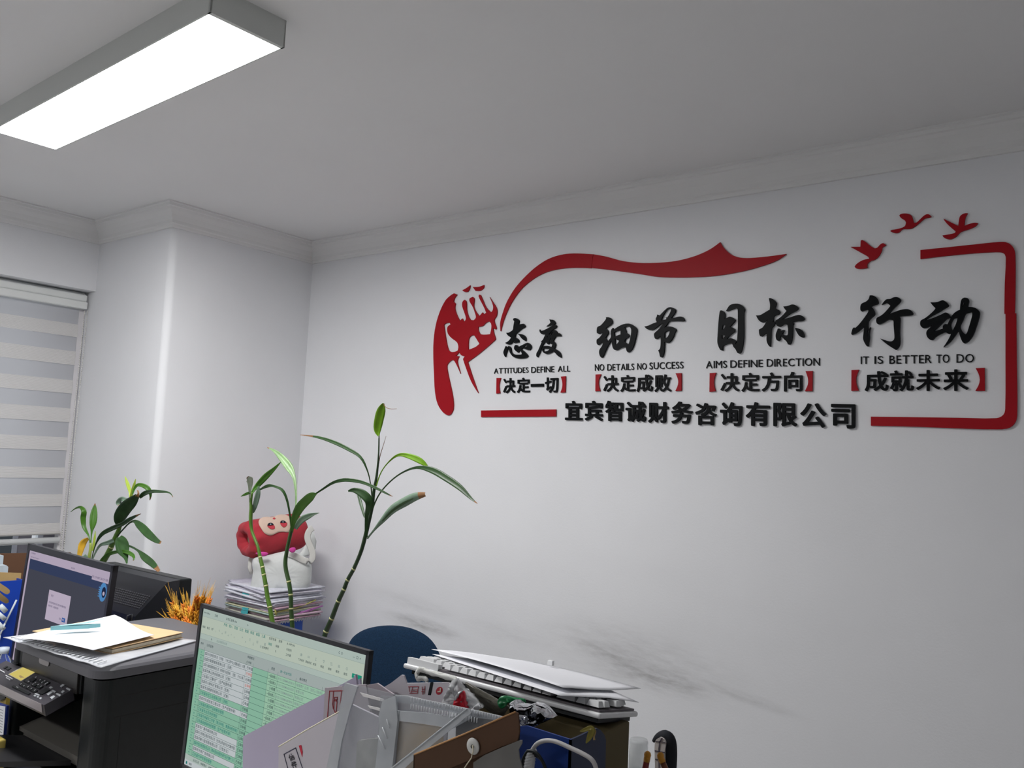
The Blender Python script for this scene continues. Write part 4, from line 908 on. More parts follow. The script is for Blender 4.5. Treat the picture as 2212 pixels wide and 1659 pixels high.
s3 = stalk('long leaning bamboo stalk with spreading leaves against the white wall', [(701,1392),(702,1371),(716.5,1336.5),(731,1298.6),(743,1273),(751,1252.7),(764,1229),(780,1191),(789,1159),(795.5,1131),(803.7,1095),(808,1059),(813.6,1028),(817.5,986.6),(818.7,941)], [11,11,10.6,10,9.4,9,8.6,8.6,9,9,8,7,5.6,3.6,3], YB1+.04, .03, S_deep, (vb.x+.03, vb.y+.02, vb.z+.02), [(704,1366),(716,1337),(731,1298),(743,1272),(751,1252),(764,1229)], GB)
leaf(s3, [(818.7,943),(815.5,928),(819,905),(824,885),(828.5,871)], [3,16,20,18,4], YB1+.07, L_bright, 0, .35)
leaf(s3, [(828,872),(834,880),(842,883),(857,883)], [2,1.2,1,.8], YB1+.07, L_tip, 0, .1, 0, 'dry_tip')
leaf(s3, [(817,1010),(821,985),(828,962),(834,942)], [2,1.6,1.2,.7], YB1+.07, L_tip, 0, .1, 0, 'dry_blade')
leaf(s3, [(803.6,1072),(800,1042.6),(793.7,1017),(779,988),(752,970),(718,954),(685,944),(649,939.6)], [3,2.4,3,6,8,8,5,1], YB1+.05, L_dark, -.05, .25, .12)
leaf(s3, [(812.7,1050),(824,1019),(840.7,997),(860.6,983),(882,984.8),(907.6,995.6),(925,1010)], [3,2.4,3,6,11,13,3], YB1+.06, L_bright, .05)
leaf(s3, [(804.6,1100.5),(817,1071.6),(837,1046),(866,1022.7),(900,1010),(933,1015.5),(965.5,1033.6),(994,1053.5),(1018,1077),(1031.5,1088)], [3,3,3,3.4,6,14,15,13,6,1], YB1+.06, L_dark, -.06, .25, .08)
leaf(s3, [(793,1164),(808,1145),(824.5,1126),(848,1100.5),(875,1084),(897,1073),(918,1068)], [4,5,11,18,20,17,9], YB1+.05, L_grey, -.05, -.4, .16)
leaf(s3, [(826,1126),(848,1103),(872,1087),(893,1077)], [2,5,6,2], YB1+.03, L_dark, -.045, .1, 0, 'leaf_fold')
leaf(s3, [(791,1160),(792,1113),(798,1085),(785,1068),(766,1059),(752,1061)], [7,8,18,18,11,3], YB1+.045, L_dark, -.04)
leaf(s3, [(788,1118),(780,1090),(774,1068)], [4,7,6], YB1+.06, L_deep if 'L_deep' in globals() else L_dark, .02)

YP1 = 1.60
pvb = at(215, 1270, YP1); pvb.z = DZ
pot = thing('plant_pot', 'dark plant pot behind the monitors by the pillar', 'pot', pvb)
MB().lathe([(.055, 0), (.075, .15), (.08, .155), (.08, .165), (.07, .165), (.065, .14), (.001, .14)], pvb, 24).build('pot_body', mat('dark_glaze', (.05, .05, .06), .3), pot)
GL_ = 'leafy plants in the pot by the pillar'
b1 = stalk('broad-leaved dark plant with a thick slanting stem between the two black monitors', [(205,1240),(220,1219),(232.6,1197),(242,1177),(250,1159),(257,1143),(260,1130)], [12,12,12,11,10,9,8], YP1, 0, S_mid, (pvb.x+.01, pvb.y, pvb.z+.15), [(240,1180)], GL_, 'broad_leaf_plant')
leaf(b1, [(257,1136),(259,1117),(270.5,1098),(285.5,1083),(297.7,1069.7)], [9,24,28,24,10], YP1, L_dark, -.05)
leaf(b1, [(296,1073),(299,1066),(297,1059)], [9,4,3], YP1-.05, L_tip, 0, .2, 0, 'dry_tip')
leaf(b1, [(280.7,1077),(281,1063),(276,1046.6),(270,1029)], [4,6,7,1], YP1+.01, L_lime, .02)
leaf(b1, [(281.8,1076),(288,1054.8),(293,1034.4)], [4,7,1], YP1+.01, L_lime, 0)
leaf(b1, [(286,1068),(295,1049),(306,1048),(319,1054.8),(325,1067),(323.5,1080.5)], [3,6,8,10,6,1.5], YP1, L_mid, .05, .3, .12)
leaf(b1, [(301.7,1075),(312.6,1065.6),(329,1061.5),(348,1062),(366,1064.6),(373.6,1074)], [6,10,8,6,3,1], YP1-.02, L_dark, -.04, .3, .08)
leaf(b1, [(269,1092),(272,1080.5),(262.4,1078),(255.6,1086),(256,1092)], [6,9,10,10,3], YP1, L_grey, 0, .3, .09)
leaf(b1, [(197,1213),(207,1175.5),(220,1154),(242,1141.6),(264,1132),(283,1120),(304.5,1109.7)], [2,3,8,10,9,8,1], YP1-.03, L_dark, -.03, .3, .09)
leaf(b1, [(254,1159),(264,1145.6),(287,1126),(303,1136),(320.7,1153.8),(337,1167),(348,1172.8)], [3,3,5,15,17,12,6], YP1-.01, L_dark, -.05, .3, .08)
leaf(b1, [(257,1160.6),(262.4,1172.8),(266.5,1190),(272,1205),(274,1217.5)], [12,25,25,10,3], YP1-.02, L_dark, -.04)
leaf(b1, [(246,1167),(231,1173),(217.7,1177),(208,1190),(198,1214)], [9,9,6,4,2], YP1-.01, L_grey, -.02)
leaf(b1, [(213,1216),(232.6,1198.5),(253,1192),(272,1192),(285.5,1198.5),(289.5,1205),(287.5,1211)], [3,8,7,8,8,5,2], YP1-.03, L_mid, -.03, .3, .08)
leaf(b1, [(264,1181),(278.7,1179.5),(299,1190),(312.6,1204),(329,1217.5),(344,1234)], [2,4,5,14,14,6], YP1-.01, L_dark, -.05, .3, .14)
b2 = stalk('small light green shoot with a yellowing leaf beside the window', [(190,1240),(190.5,1225),(191,1211),(194.6,1193),(196,1173)], [8,8,8,6.5,5], YP1+.02, 0, mat('stem_lime', (.32, .40, .08), .4), (pvb.x-.02, pvb.y+.02, pvb.z+.15), (), GL_, 'broad_leaf_plant')
leaf(b2, [(195,1180),(192,1159),(182,1139),(179.7,1118.5),(181,1103.6),(171.5,1095.4),(152.6,1106)], [2.4,3,8,11,10,5,1], YP1+.02, L_mid, -.02)
leaf(b2, [(196,1175),(198,1149.7),(201,1129),(203,1107.7),(205.5,1087)], [2.4,4,14,13,1], YP1+.02, L_mid, .02, .3, .1)
leaf(b2, [(200,1190),(204,1166),(206,1147)], [4,5,1], YP1+.02, L_lime, 0)
leaf(b2, [(191,1163),(179.7,1172.8),(174,1189),(170,1210)], [6,14,12,6], YP1+.02, L_yel, -.02)
leaf(b2, [(190,1212),(184,1202),(176,1212)], [4,10,8], YP1+.01, L_grey, -.02)

# dried wheat
M_wh = [mat('wheat_gold', (.62, .27, .012), .7, noise=.25, nscale=60), mat('wheat_orange', (.55, .16, .010), .7, noise=.25, nscale=60), mat('wheat_yellow', (.66, .36, .03), .7, noise=.25, nscale=60)]
wv = at(412, 1390, 1.485); wv.z = DZ
jar = thing('wheat_jar', 'jar holding the dried orange wheat behind the printer', 'jar', wv)
MB().lathe([(.04, 0), (.045, .02), (.045, .16), (.042, .16), (.04, .02), (.001, .018)], wv, 20).build('jar_body', mat('jar_ceramic', (.3, .2, .12), .5), jar)
EARS = [(378,1350,360,1338), (389,1352,376,1334), (440,1325,448,1306), (442,1345,440,1318), (418,1338,408,1312), (396,1345,386,1322), (383,1342,366,1322), (391,1340,372,1300), (385,1331,379,1308), (392,1332,383,1325), (400,1328,396,1305), (408,1338,404,1318), (413,1332,424,1296), (421,1322,426,1289), (428,1315,437,1290), (433,1310,441,1289), (446,1310,453,1294), (438,1316,445,1300),
        (398,1352,390,1335), (410,1352,402,1340), (420,1350,415,1330), (428,1345,424,1322), (434,1335,432,1310), (405,1348,412,1325)]
nm_ = ('first', 'second', 'third', 'fourth', 'fifth', 'sixth', 'seventh', 'eighth', 'ninth', 'tenth', 'eleventh', 'twelfth', 'thirteenth', 'fourteenth', 'fifteenth', 'sixteenth', 'seventeenth', 'eighteenth', 'nineteenth', 'twentieth', 'twenty-first', 'twenty-second', 'twenty-third', 'twenty-fourth')
order = sorted(range(len(EARS)), key=lambda i: EARS[i][2])
for i, (x0, y0, x1, y1) in enumerate(EARS):
    Yk = 1.445+.05*random.random()
    a, b = at(x0, y0, Yk), at(x1, y1, Yk+random.uniform(-.02, .02)); d = (b-a).normalized(); L_ = max((b-a).length, .035); b = a+d*L_
    w = thing('wheat_stalk', 'dried orange wheat ear, %s from the window side in the bunch behind the printer' % nm_[order.index(i)], 'dried wheat', (wv.x+random.uniform(-.02, .02), wv.y+random.uniform(-.02, .02), wv.z+.02), 'dried wheat stalks')
    m_ = M_wh[i % 3]
    MB().tube([Vector(w.location), Vector(w.location).lerp(a, .6)+Vector((0, 0, .02)), a], .0016, 6).build('stem', M_wh[2], w)
    e = MB(); sd = d.orthogonal().normalized(); od = d.cross(sd); na = int(L_/.0045)
    for k in range(na):
        t = k/na
        for j in range(3):
            an = j*2.1+k*1.0; c = a+d*(L_*t)+(sd*math.cos(an)+od*math.sin(an))*.0058*(1-.4*t); o = (d*.9+(sd*math.cos(an)+od*math.sin(an))*.45).normalized()
            e.lathe([(.0007, -.006), (.0030, -.001), (.0028, .002), (.0004, .009)], c, 6, 0, (o, o.orthogonal()))
    e.build('ear', m_, w)
    h = MB()
    for k in range(9):
        an = random.uniform(0, 6.28); t = random.uniform(.2, 1); c = a+d*(L_*t); o = (d+(sd*math.cos(an)+od*math.sin(an))*random.uniform(.05, .22)+Vector((0, 0, .3))).normalized(); ll = random.uniform(.03, .07)
        h.tube([c, c+o*ll*.5, c+o*ll], [.0006, .00045, .0002], 4)
    h.build('awns', M_wh[2], w)

# ------------------------------------------------------------------ corner stack
cab = thing('side_cabinet', 'low grey cabinet in the corner under the blue box', 'cabinet', (-2.98, 2.3, 0))
MB().box(-3.27, -2.70, 2.02, 2.58, 0, .6, .006).build('carcass', mat('cabinet_grey', (.45, .46, .47), .5), cab)
MB().box(-3.25, -2.72, 2.012, 2.02, .03, .58, .003).build('door', mat('cabinet_grey'), cab) if False else MB().box(-3.25, -2.72, 2.012, 2.0195, .03, .58, .002).build('door', MATS['cabinet_grey'], cab)
ZN = .905
e0 = onz(594, 1342, ZN); e1 = onz(690, 1327, ZN); edx = (e0.x+e1.x)/2
bx0, bx1 = onz(669, 1337, ZN-.005), onz(600, 1345, ZN-.005)
blu = mat('blue_corrugated', (.012, .075, .42), .5, noise=.05, nscale=8)
bb = thing('storage_box', 'blue storage box holding the paper stack in the corner', 'box', (edx-.16, 2.30, .6))
MB().box(edx-.31, edx-.010, e0.y-.04, bx0.y, .6, ZN-.012, .004).build('box_body', blu, bb)
MB().box(edx-.011, edx-.0085, e0.y+.015, e0.y+.075, ZN-.09, ZN-.04).build('label_card', mat('label_lilac', (.45, .38, .45), .7), bb)
nb_ = thing('spiral_notebook', 'white spiral-bound booklet at the bottom of the corner paper stack', 'notebook', (edx-.11, 2.31, ZN-.012))
MB().box(edx-.23, edx, e0.y, e1.y, ZN-.012, ZN-.003).build('pages', M_paper, nb_)
MB().box(edx-.23, edx-.002, e0.y, e1.y, ZN-.003, ZN).build('cover', mat('cover_mauve', (.28, .22, .28), .6), nb_)
co = MB()
for k in range(17):
    y = e0.y+.006+(e1.y-e0.y-.012)*k/16
    co.tube([(edx-.008, y, ZN+.004), (edx+.002, y+.002, ZN+.006), (edx+.008, y+.003, ZN-.004), (edx+.003, y+.004, ZN-.014)], .0024, 6)
co.build('spiral_binding', mat('binding_white', (.75, .74, .76), .4), nb_)
PAPC = [(.62, .63, .70), (.70, .71, .78), (.55, .54, .62), (.72, .73, .80), (.60, .58, .66), (.50, .49, .58)]
cols = [(.52, .34, .42), (.42, .42, .36), (.55, .40, .48), (.40, .44, .34), (.36, .46, .44), (.50, .50, .34), (.44, .36, .46), (.52, .52, .56)]
DORD = ['lowest', 'second from the bottom', 'third from the bottom', 'fourth from the bottom', 'fifth from the bottom', 'sixth from the bottom', 'seventh from the bottom', 'eighth from the bottom', 'ninth from the bottom', 'tenth from the bottom', 'eleventh from the bottom', 'eighth from the top', 'seventh from the top', 'sixth from the top', 'fifth from the top', 'fourth from the top', 'third from the top', 'second from the top', 'topmost']
z = ZN+.001; yc = (e0.y+e1.y)/2-.01
docs = []
for k in range(19):
    th = .0042+.0026*random.random() if k < 12 else .006
    jx, jy, jr = random.uniform(-.014, .012), random.uniform(-.012, .012), random.uniform(-.07, .07)
    hx, hy = .155, .125+(.01 if k > 8 else 0); cx = edx-.15+jx; cy = yc+jy
    if k in (14, 16, 17): cx -= .01; jr -= .12
    ca, sa = math.cos(jr), math.sin(jr)
    def cr(a, b, zz_): return Vector((cx+a*hx*ca-b*hy*sa, cy+a*hx*sa+b*hy*ca, zz_))
    c4 = [cr(-1, -1, z+th), cr(1, -1, z+th), cr(1, 1, z+th), cr(-1, 1, z+th)]
    ph = random.uniform(0, 6); lift = .012 if k in (12, 14, 17) else .0
    def bp(a, b, ph=ph, lift=lift): return .0005*math.sin(7*a+ph)+.0004*math.sin(6*b+ph)-.0009+lift*(1-a)**2
    col = cols[k % 8] if k < 9 else PAPC[k % 6]
    m_ = mat('paper_tint_%s' % chr(97+k), col, .85, noise=.12, nscale=70)
    o = sheet('document', m_, c4, '%s paper bundle, %s in the corner stack under the tote bag' % ('tinted' if k < 9 else 'white', DORD[k]), 'papers', 'paper bundles stacked in the corner', th*.95, 10, 8, bp)
    docs.append(o); z += th+.0006
for (x, y, w_, h_) in ((531, 1284, 14, 11), (530, 1315, 13, 5), (528, 1322, 14, 6)):
    YY = yc-.135
    q4 = [at(x-w_/2, y-h_/2-1, YY), at(x+w_/2, y-h_/2+1, YY), at(x+w_/2-1, y+h_/2+2, YY), at(x-w_/2-1, y+h_/2, YY)]
    o = MB().slab(q4, (0, .002, 0)).build('index_tab', mat('tab_turquoise', (.06, .42, .46), .6), None)
    tag(o, 'turquoise index tab %s of the corner paper stack' % ('just under the bag at the top', 'halfway down the front', 'lowest on the front')[(y > 1290)+(y > 1318)], 'sticky tab', 'turquoise index tabs on the stack')
xr_ = edx+.006
def onr(px, py): return onx(px, py, xr_)
o = MB().tube([onr(596, 1322), onr(602, 1321), onr(622, 1317), onr(640, 1313)], .0028, 8).tube([onr(594, 1316), onr(597, 1328)], .004, 6).tube([onr(640, 1313), onr(660, 1306), onr(682, 1296)], .0028, 8).build('yellow_ribbon', mat('ribbon_yellow', (.55, .52, .16), .7), None)
tag(o, 'pale yellow tie ribbon hanging along the corner paper stack', 'ribbon')
o = MB().tube([onr(642, 1327), onr(662, 1319), onr(680, 1313), onr(697, 1309)], .003, 8).tube([onr(650, 1322), onr(668, 1320), onr(690, 1311)], .0028, 8).build('purple_ribbon', mat('ribbon_purple', (.42, .16, .42), .7), None)
tag(o, 'purple tie ribbon near the wall side of the corner paper stack', 'ribbon')

# tote bag: a soft body standing on the stack
def pillow(mb, outline, P0, nrm, d, mi=0, rings=6, back=.6, wob=.0, seed=0):
    """soft closed body from an outline (pixels) on the plane P0/nrm, puffed by d toward the viewer"""
    rnd = random.Random(seed); O = [hit(p[0], p[1], P0, nrm) for p in outline]; c = sum(O, Vector())/len(O); n_ = len(O); n2 = nrm if nrm.dot(CAM-P0) > 0 else -nrm
    vs = []; fs = []
    for side, dd in ((1, d), (-1, d*back)):
        for r_ in range(rings):
            t = r_/(rings); s_ = math.cos(t*math.pi/2)**.6; h = math.sin(t*math.pi/2)**.75*dd*side
            for i, p in enumerate(O): vs.append(c+(p-c)*s_+n2*(h*(1+wob*rnd.uniform(-1, 1)*(r_ > 0))))
        vs.append(c+n2*dd*side*1.0)
    blk = rings*n_+1
    for s_ in range(2):
        o0 = s_*blk
        for r_ in range(rings-1):
            for i in range(n_): fs.append([o0+r_*n_+i, o0+r_*n_+(i+1) % n_, o0+(r_+1)*n_+(i+1) % n_, o0+(r_+1)*n_+i])
        for i in range(n_): fs.append([o0+(rings-1)*n_+i, o0+(rings-1)*n_+(i+1) % n_, o0+blk-1])
    for i in range(n_): fs.append([i, (i+1) % n_, blk+(i+1) % n_, blk+i])
    mb.add(vs, fs, mi, True); return mb
M_canvas = mat('white_canvas', (.66, .68, .67), .9, noise=.05, nscale=25, bump=.25, bscale=35)
vdir = Vector((.72, -.69, 0)).normalized()
Pb = Vector((edx-.10, yc-.02, 1.0))
bag = thing('tote_bag', 'white canvas tote bag slumped on the paper stack in the corner', 'bag', (Pb.x, Pb.y, z+.002))
ol = [(v_.x, v_.y) for v_ in catmull([(551,1204),(575,1200),(604,1193),(622,1190),(645,1196),(665,1208),(673,1222),(673,1240),(672,1256),(668,1266),(655,1275),(625,1276),(605,1275),(585,1284),(560,1282),(540,1277),(543,1255),(547,1232),(545,1215)], True, 3, 60)]
mb = MB(); pillow(mb, ol, Pb, vdir, .055, 0, 7, .6, .04, 2); mb.build('bag_body', M_canvas, bag)
Ps = Pb-vdir*.01
st_ = MB(); st_.tube([hit(x, y, Pb+vdir*.05, vdir) for x, y in [(v_.x, v_.y) for v_ in catmull([(622,1196),(637,1201),(655,1210),(668,1213),(675,1205),(674,1190),(668,1175),(664,1160),(668,1147),(676,1140)], False, 4)]], .013, 10, 0, True, .12, vdir.cross(Vector((0, 0, 1))))
st_.build('strap', mat('canvas_strap', (.64, .63, .60), .9, bump=.2, bscale=60), bag)
fl_ = MB(); pillow(fl_, [(660,1150),(672,1140),(678,1150),(684,1168),(682,1185),(672,1198),(655,1204),(640,1203),(652,1190),(661,1175)], Pb-vdir*.02, vdir, .012, 0, 4, .5); fl_.build('bag_flap', M_canvas, bag)
bs = MB(); bs.tube([hit(x, y, Pb-vdir*.03, vdir) for x, y in ((548,1200),(541,1208),(539,1225),(544,1240))], .008, 8, 0, True, .3); bs.build('back_strap', MATS['canvas_strap'], bag)

# red cushion: a fat roll, hollow at its near end
M_rose = mat('red_plush', (.42, .030, .045), .95, noise=.08, nscale=18, bump=.3, bscale=45, sheen=.08)
cA, cB_ = at(536, 1166, 2.20), at(648, 1146, 2.44)
cA.x = max(cA.x, -3.18); axd = (cB_-cA).normalized(); CL = (cB_-cA).length
cz = axd.cross(Vector((1, 0, 0))).normalized(); cz = -cz if cz.z < 0 else cz; cxx = cz.cross(axd)
RC = .087
cu = thing('cushion', 'red plush roll cushion with a beige face patch on top of the tote bag', 'cushion', (cA+cB_)/2-Vector((0, 0, RC)))
prof_ = [(.008, .09), (.012, .05), (.018, .020), (.032, -.010), (.052, -.022), (.074, -.012), (.086, .016), (.087, .06), (.088, CL*.5), (.087, CL-.04), (.080, CL-.012), (.060, CL+.004), (.030, CL+.006), (.001, CL+.006)]
pv = catmull([(p[0], p[1]) for p in prof_], False, 3, 89)
mb = MB(); SEG = 48; vs = []; fs = []
for (r_, h) in [(p.x, p.y) for p in pv]:
    for k in range(SEG):
        a = 2*math.pi*k/SEG; wr = 1+(.05*math.sin(9*a+h*20) if h < .03 else .012*math.sin(5*a+h*30))
        sq = 1-.10*abs(math.sin(a))**3
        vs.append(cA+axd*h+(cxx*math.cos(a)*1.06+cz*math.sin(a)*sq)*r_*wr)
for i in range(len(pv)-1):
    for k in range(SEG): fs.append([i*SEG+k, i*SEG+(k+1) % SEG, (i+1)*SEG+(k+1) % SEG, (i+1)*SEG+k])
fs.append([(len(pv)-1)*SEG+k for k in range(SEG)]); fs.append(list(range(SEG)))
mb.add(vs, fs, 0, True); mb.build('cushion_body', M_rose, cu)
li = MB(); li.lathe([(.001, .02), (.012, .0), (.017, -.012), (.010, .03)], cA+axd*.018, 16, 0, (axd, cxx)); li.build('lining', mat('beige_plush', (.58, .42, .30), .95), cu)
def on_roll(px, py, lift):
    """where the line of sight meets the roll"""
    d = ray(px, py); o = CAM-cA; dd = d-axd*d.dot(axd); oo = o-axd*o.dot(axd); Rr = .0905+lift
    A, B_, C_ = dd.dot(dd), 2*dd.dot(oo), oo.dot(oo)-Rr*Rr; disc_ = B_*B_-4*A*C_
    if disc_ < 0: disc_ = 0
    return CAM+d*((-B_-math.sqrt(disc_))/(2*A))
def patch(name, pts, m, lift, parent):
    vs2, fs2 = fill2d([[(p.x, -p.y) for p in catmull(pts, True, 4, 80)]], .0001)
    c = (sum(p[0] for p in pts)/len(pts), sum(p[1] for p in pts)/len(pts)); loop = [(p.x, p.y) for p in catmull(pts, True, 4, 80)]
    n_ = len(loop); mb = MB(); vs = []; fs = []
    for ly in (lift, lift-.003):
        for r_ in range(5):
            s_ = 1-r_/5
            vs += [on_roll(c[0]+(x-c[0])*s_, c[1]+(y-c[1])*s_, ly) for x, y in loop]
        vs.append(on_roll(c[0], c[1], ly))
    blk = 5*n_+1
    for o0 in (0, blk):
        for r_ in range(4):
            for i in range(n_): fs.append([o0+r_*n_+i, o0+r_*n_+(i+1) % n_, o0+(r_+1)*n_+(i+1) % n_, o0+(r_+1)*n_+i])
        for i in range(n_): fs.append([o0+4*n_+i, o0+4*n_+(i+1) % n_, o0+blk-1])
    for i in range(n_): fs.append([i, (i+1) % n_, blk+(i+1) % n_, blk+i])
    mb.add(vs, fs, 0, True); return mb.build(name, m, parent)
zc = lambda L_: [(460+x/7.9, 1080+y/7.9) for x, y in L_]
fp = patch('face_patch', zc([(780,400),(790,340),(840,300),(930,285),(990,295),(1040,285),(1130,250),(1220,250),(1300,280),(1335,340),(1330,450),(1310,545),(1190,545),(1110,555),(1040,590),(970,605),(890,575),(830,500)]), mat('beige_felt', (.66, .49, .40), .95), .004, cu)
M_ink = mat('felt_black', (.01, .01, .02), .8); M_cheek = mat('felt_red', (.55, .05, .07), .9)
patch('eye_lid', zc([(925,440),(990,430),(1050,440),(1055,490),(1010,500),(960,480)]), M_cheek, .006, fp)
patch('eye_lid', zc([(1145,390),(1200,385),(1262,385),(1262,430),(1215,465),(1170,440)]), M_cheek, .006, fp)
patch('eye', zc([(928,435),(945,400),(980,388),(1015,395),(1040,425),(990,432)]), M_ink, .008, fp)
patch('eye', zc([(1145,385),(1165,355),(1200,350),(1230,360),(1252,382),(1200,390)]), M_ink, .008, fp)
patch('eye_glint', zc([(970,412),(985,405),(998,412),(985,420)]), M_paper, .010, fp); patch('eye_glint', zc([(1183,374),(1196,368),(1210,375),(1196,382)]), M_paper, .010, fp)
patch('brow_dot', zc([(1018,315),(1042,298),(1068,312),(1045,328)]), M_cheek, .006, fp)
M_pk = mat('pink_felt', (.60, .06, .32), .9)
for ol_ in ([(725,910),(790,885),(900,890),(945,915),(915,950),(840,962)], [(1290,860),(1320,820),(1390,810),(1412,835),(1400,880),(1350,900)]):
    mb = MB(); pillow(mb, [(p.x, p.y) for p in catmull(zc(ol_), True, 3, 80)], Pb+vdir*.075, vdir, .009, 0, 4, 1.0); mb.build('foot', M_pk, cu)

# ------------------------------------------------------------------ office chair
ch_ = thing('office_chair', 'dark blue fabric office chair with rounded back against the scuffed wall', 'chair', (-2.12, 2.12, 0))
M_fab = mat('navy_fabric', (.0085, .026, .058), .95, noise=.25, nscale=220, bump=.3, bscale=350, spec=.2)
Pc_ = Vector((-2.17, 2.20, .8)); nc_ = Vector((.18, -1, .12)).normalized()
ol = [(v_.x, v_.y) for v_ in catmull([(752,1400),(764,1376),(785,1361),(815,1353),(848,1351),(880,1355),(910,1366),(932,1383),(947,1408),(955,1440),(955,1500),(940,1590),(900,1640),(830,1640),(765,1600),(745,1500),(744,1440)], True, 3, 80)]
mb = MB(); pillow(mb, ol, Pc_, nc_, .035, 0, 6, .7); mb.build('backrest', M_fab, ch_)
bk = Pc_+Vector((0, .05, 0))
MB().box(bk.x-.03, bk.x+.03, bk.y-.005, bk.y+.02, .40, .72, .006).box(bk.x-.03, bk.x+.03, bk.y-.25, bk.y+.02, .39, .41, .004).build('back_bracket', M_pblack, ch_)
prism_ = MB(); prism(prism_, rrect(-2.41, -1.93, 1.72, 2.18, .10, 8), .415, .48, 0, .02); prism_.build('seat', M_fab, ch_)
MB().tube([(-2.17, 1.95, .10), (-2.17, 1.95, .40)], .025, 16).build('gas_column', M_steel, ch_)
for k in range(5):
    a = R(72*k+20); e_ = Vector((-2.17+.27*math.cos(a), 1.95+.27*math.sin(a), .07))
    lg_ = MB().tube([(-2.17, 1.95, .11), tuple(e_)], [.028, .018], 8).build('leg', M_pblack, ch_)
    MB().lathe([(.001, -.012), (.028, -.012), (.028, .012), (.001, .012)], (e_.x, e_.y, .0285), 14, 0, ((math.sin(a), -math.cos(a), 0), (0, 0, 1))).tube([(e_.x, e_.y, .05), (e_.x, e_.y, .075)], .006, 8).build('caster', M_pblack, lg_)

# ------------------------------------------------------------------ left edge of the photo
XC = -3.15
c0, c1 = onx(0, 1257, XC), onx(44, 1253, XC)
cr_ = thing('plastic_crate', 'blue plastic crate with slanted slots, left of the dialog monitor', 'crate', (XC-.15, c1.y-.15, DZ))
zt_ = c1.z; y1_ = c1.y+.012; y0_ = y1_-.42
SL = [[(-40,640),(40,700),(180,800),(185,860),(140,885),(90,870),(-40,770)], [(-40,800),(40,880),(160,980),(170,1030),(130,1055),(80,1040),(-40,950)]]
def zs(L_): return [(x/8.508, 1180+y/8.508) for x, y in L_]
loops = [[(y0_, DZ+.004), (y1_, DZ+.004), (y1_, zt_), (y0_, zt_)]]
for L_ in SL:
    P = [onx(p.x, p.y, XC) for p in catmull(zs(L_), True, 3, 60)]; loops.append([(p.y, p.z) for p in P])
vs, fs = fill2d(loops, .004)
mb = MB(); mb.add([(XC-.004+z, x, y) for x, y, z in vs], fs)
mb.box(XC-.30, XC-.296, y0_, y1_, DZ+.004, zt_).box(XC-.3, XC-.004, y0_, y0_+.004, DZ+.004, zt_).box(XC-.3, XC-.004, y1_-.004, y1_, DZ+.004, zt_).box(XC-.3, XC-.004, y0_, y1_, DZ, DZ+.005)
mb.build('crate_body', mat('crate_blue', (.010, .055, .42), .45), cr_)
lat = thing('white_rack', 'white slotted plastic rack leaning on the blue crate', 'rack', (XC+.01, c1.y-.08, DZ))
mb = MB(); YR = XC+.022
def rk(a, b, w): mb.tube([onx(*zs([a])[0], YR), onx(*zs([b])[0], YR)], w, 8, 0, True, .6)
rk((305,985), (90,1420), .0045); rk((90,1420), (-10,1640), .0045); rk((0,1090), (110,1200), .0085); rk((-30,1240), (90,1340), .0075); rk((-40,1420), (70,1530), .0085)
a = onx(-1, 1372, YR); mb.tube([a, (a.x, a.y-.02, DZ+.004)], .0045, 8)
mb.build('rack_frame', mat('rack_white', (.62, .68, .70), .5), lat)
ct = thing('cardboard_carton', 'brown cardboard carton on the sill side behind the dialog monitor', 'carton', (-3.55, 1.55, DZ))
A_, B_ = at(0, 1195, 1.42), at(157, 1194, 1.655); zc_ = (A_.z+B_.z)/2
dv = (B_-A_); dv.z = 0; L_ = dv.length; dv.normalize(); pv_ = Vector((-dv.y, dv.x, 0)); pv_ = pv_ if pv_.x < 0 else -pv_
mb = MB(); A2 = A_-dv*.10; A2.z = 0
def ctb(u0, u1, w0, w1, z0, z1):
    P = [A2+dv*a+pv_*b+Vector((0, 0, z0)) for a, b in ((u0, w0), (u1, w0), (u1, w1), (u0, w1))]; mb.slab(P, (0, 0, z1-z0))
Lt = L_+.10
ctb(0, Lt, 0, .004, DZ, zc_-.03); ctb(0, Lt, .26, .264, DZ, zc_-.03); ctb(0, .004, 0, .264, DZ, zc_-.03); ctb(Lt-.004, Lt, 0, .264, DZ, zc_-.03); ctb(0, Lt, 0, .264, DZ, DZ+.004)
M_card = mat('brown_cardboard', (.125, .060, .030), .8, noise=.08, nscale=12)
mb.build('carton_body', M_card, ct)
P = [A2+Vector((0, 0, zc_-.03)), A2+dv*Lt+Vector((0, 0, zc_-.03)), A2+dv*Lt+Vector((0, 0, zc_-.008)), A2+dv*(Lt-.008)+Vector((0, 0, zc_)), A2+Vector((0, 0, zc_))]
MB().slab(P, pv_*.004).build('flap', M_card, ct)
ti = thing('tan_card_divider', 'tan corrugated card standing up inside the blue crate', 'card', (XC-.1, c1.y-.1, DZ+.006))
q0, q1 = onx(0, 1229, XC-.05), onx(46, 1238, XC-.05)
MB().slab([(XC-.05, q0.y-.1, q0.z), (XC-.05, q1.y, q1.z), (XC-.05, q1.y, DZ+.006), (XC-.05, q0.y-.1, DZ+.006)], (-.004, 0, 0)).build('card', mat('tan_card', (.50, .34, .14), .8, noise=.06, nscale=30), ti)
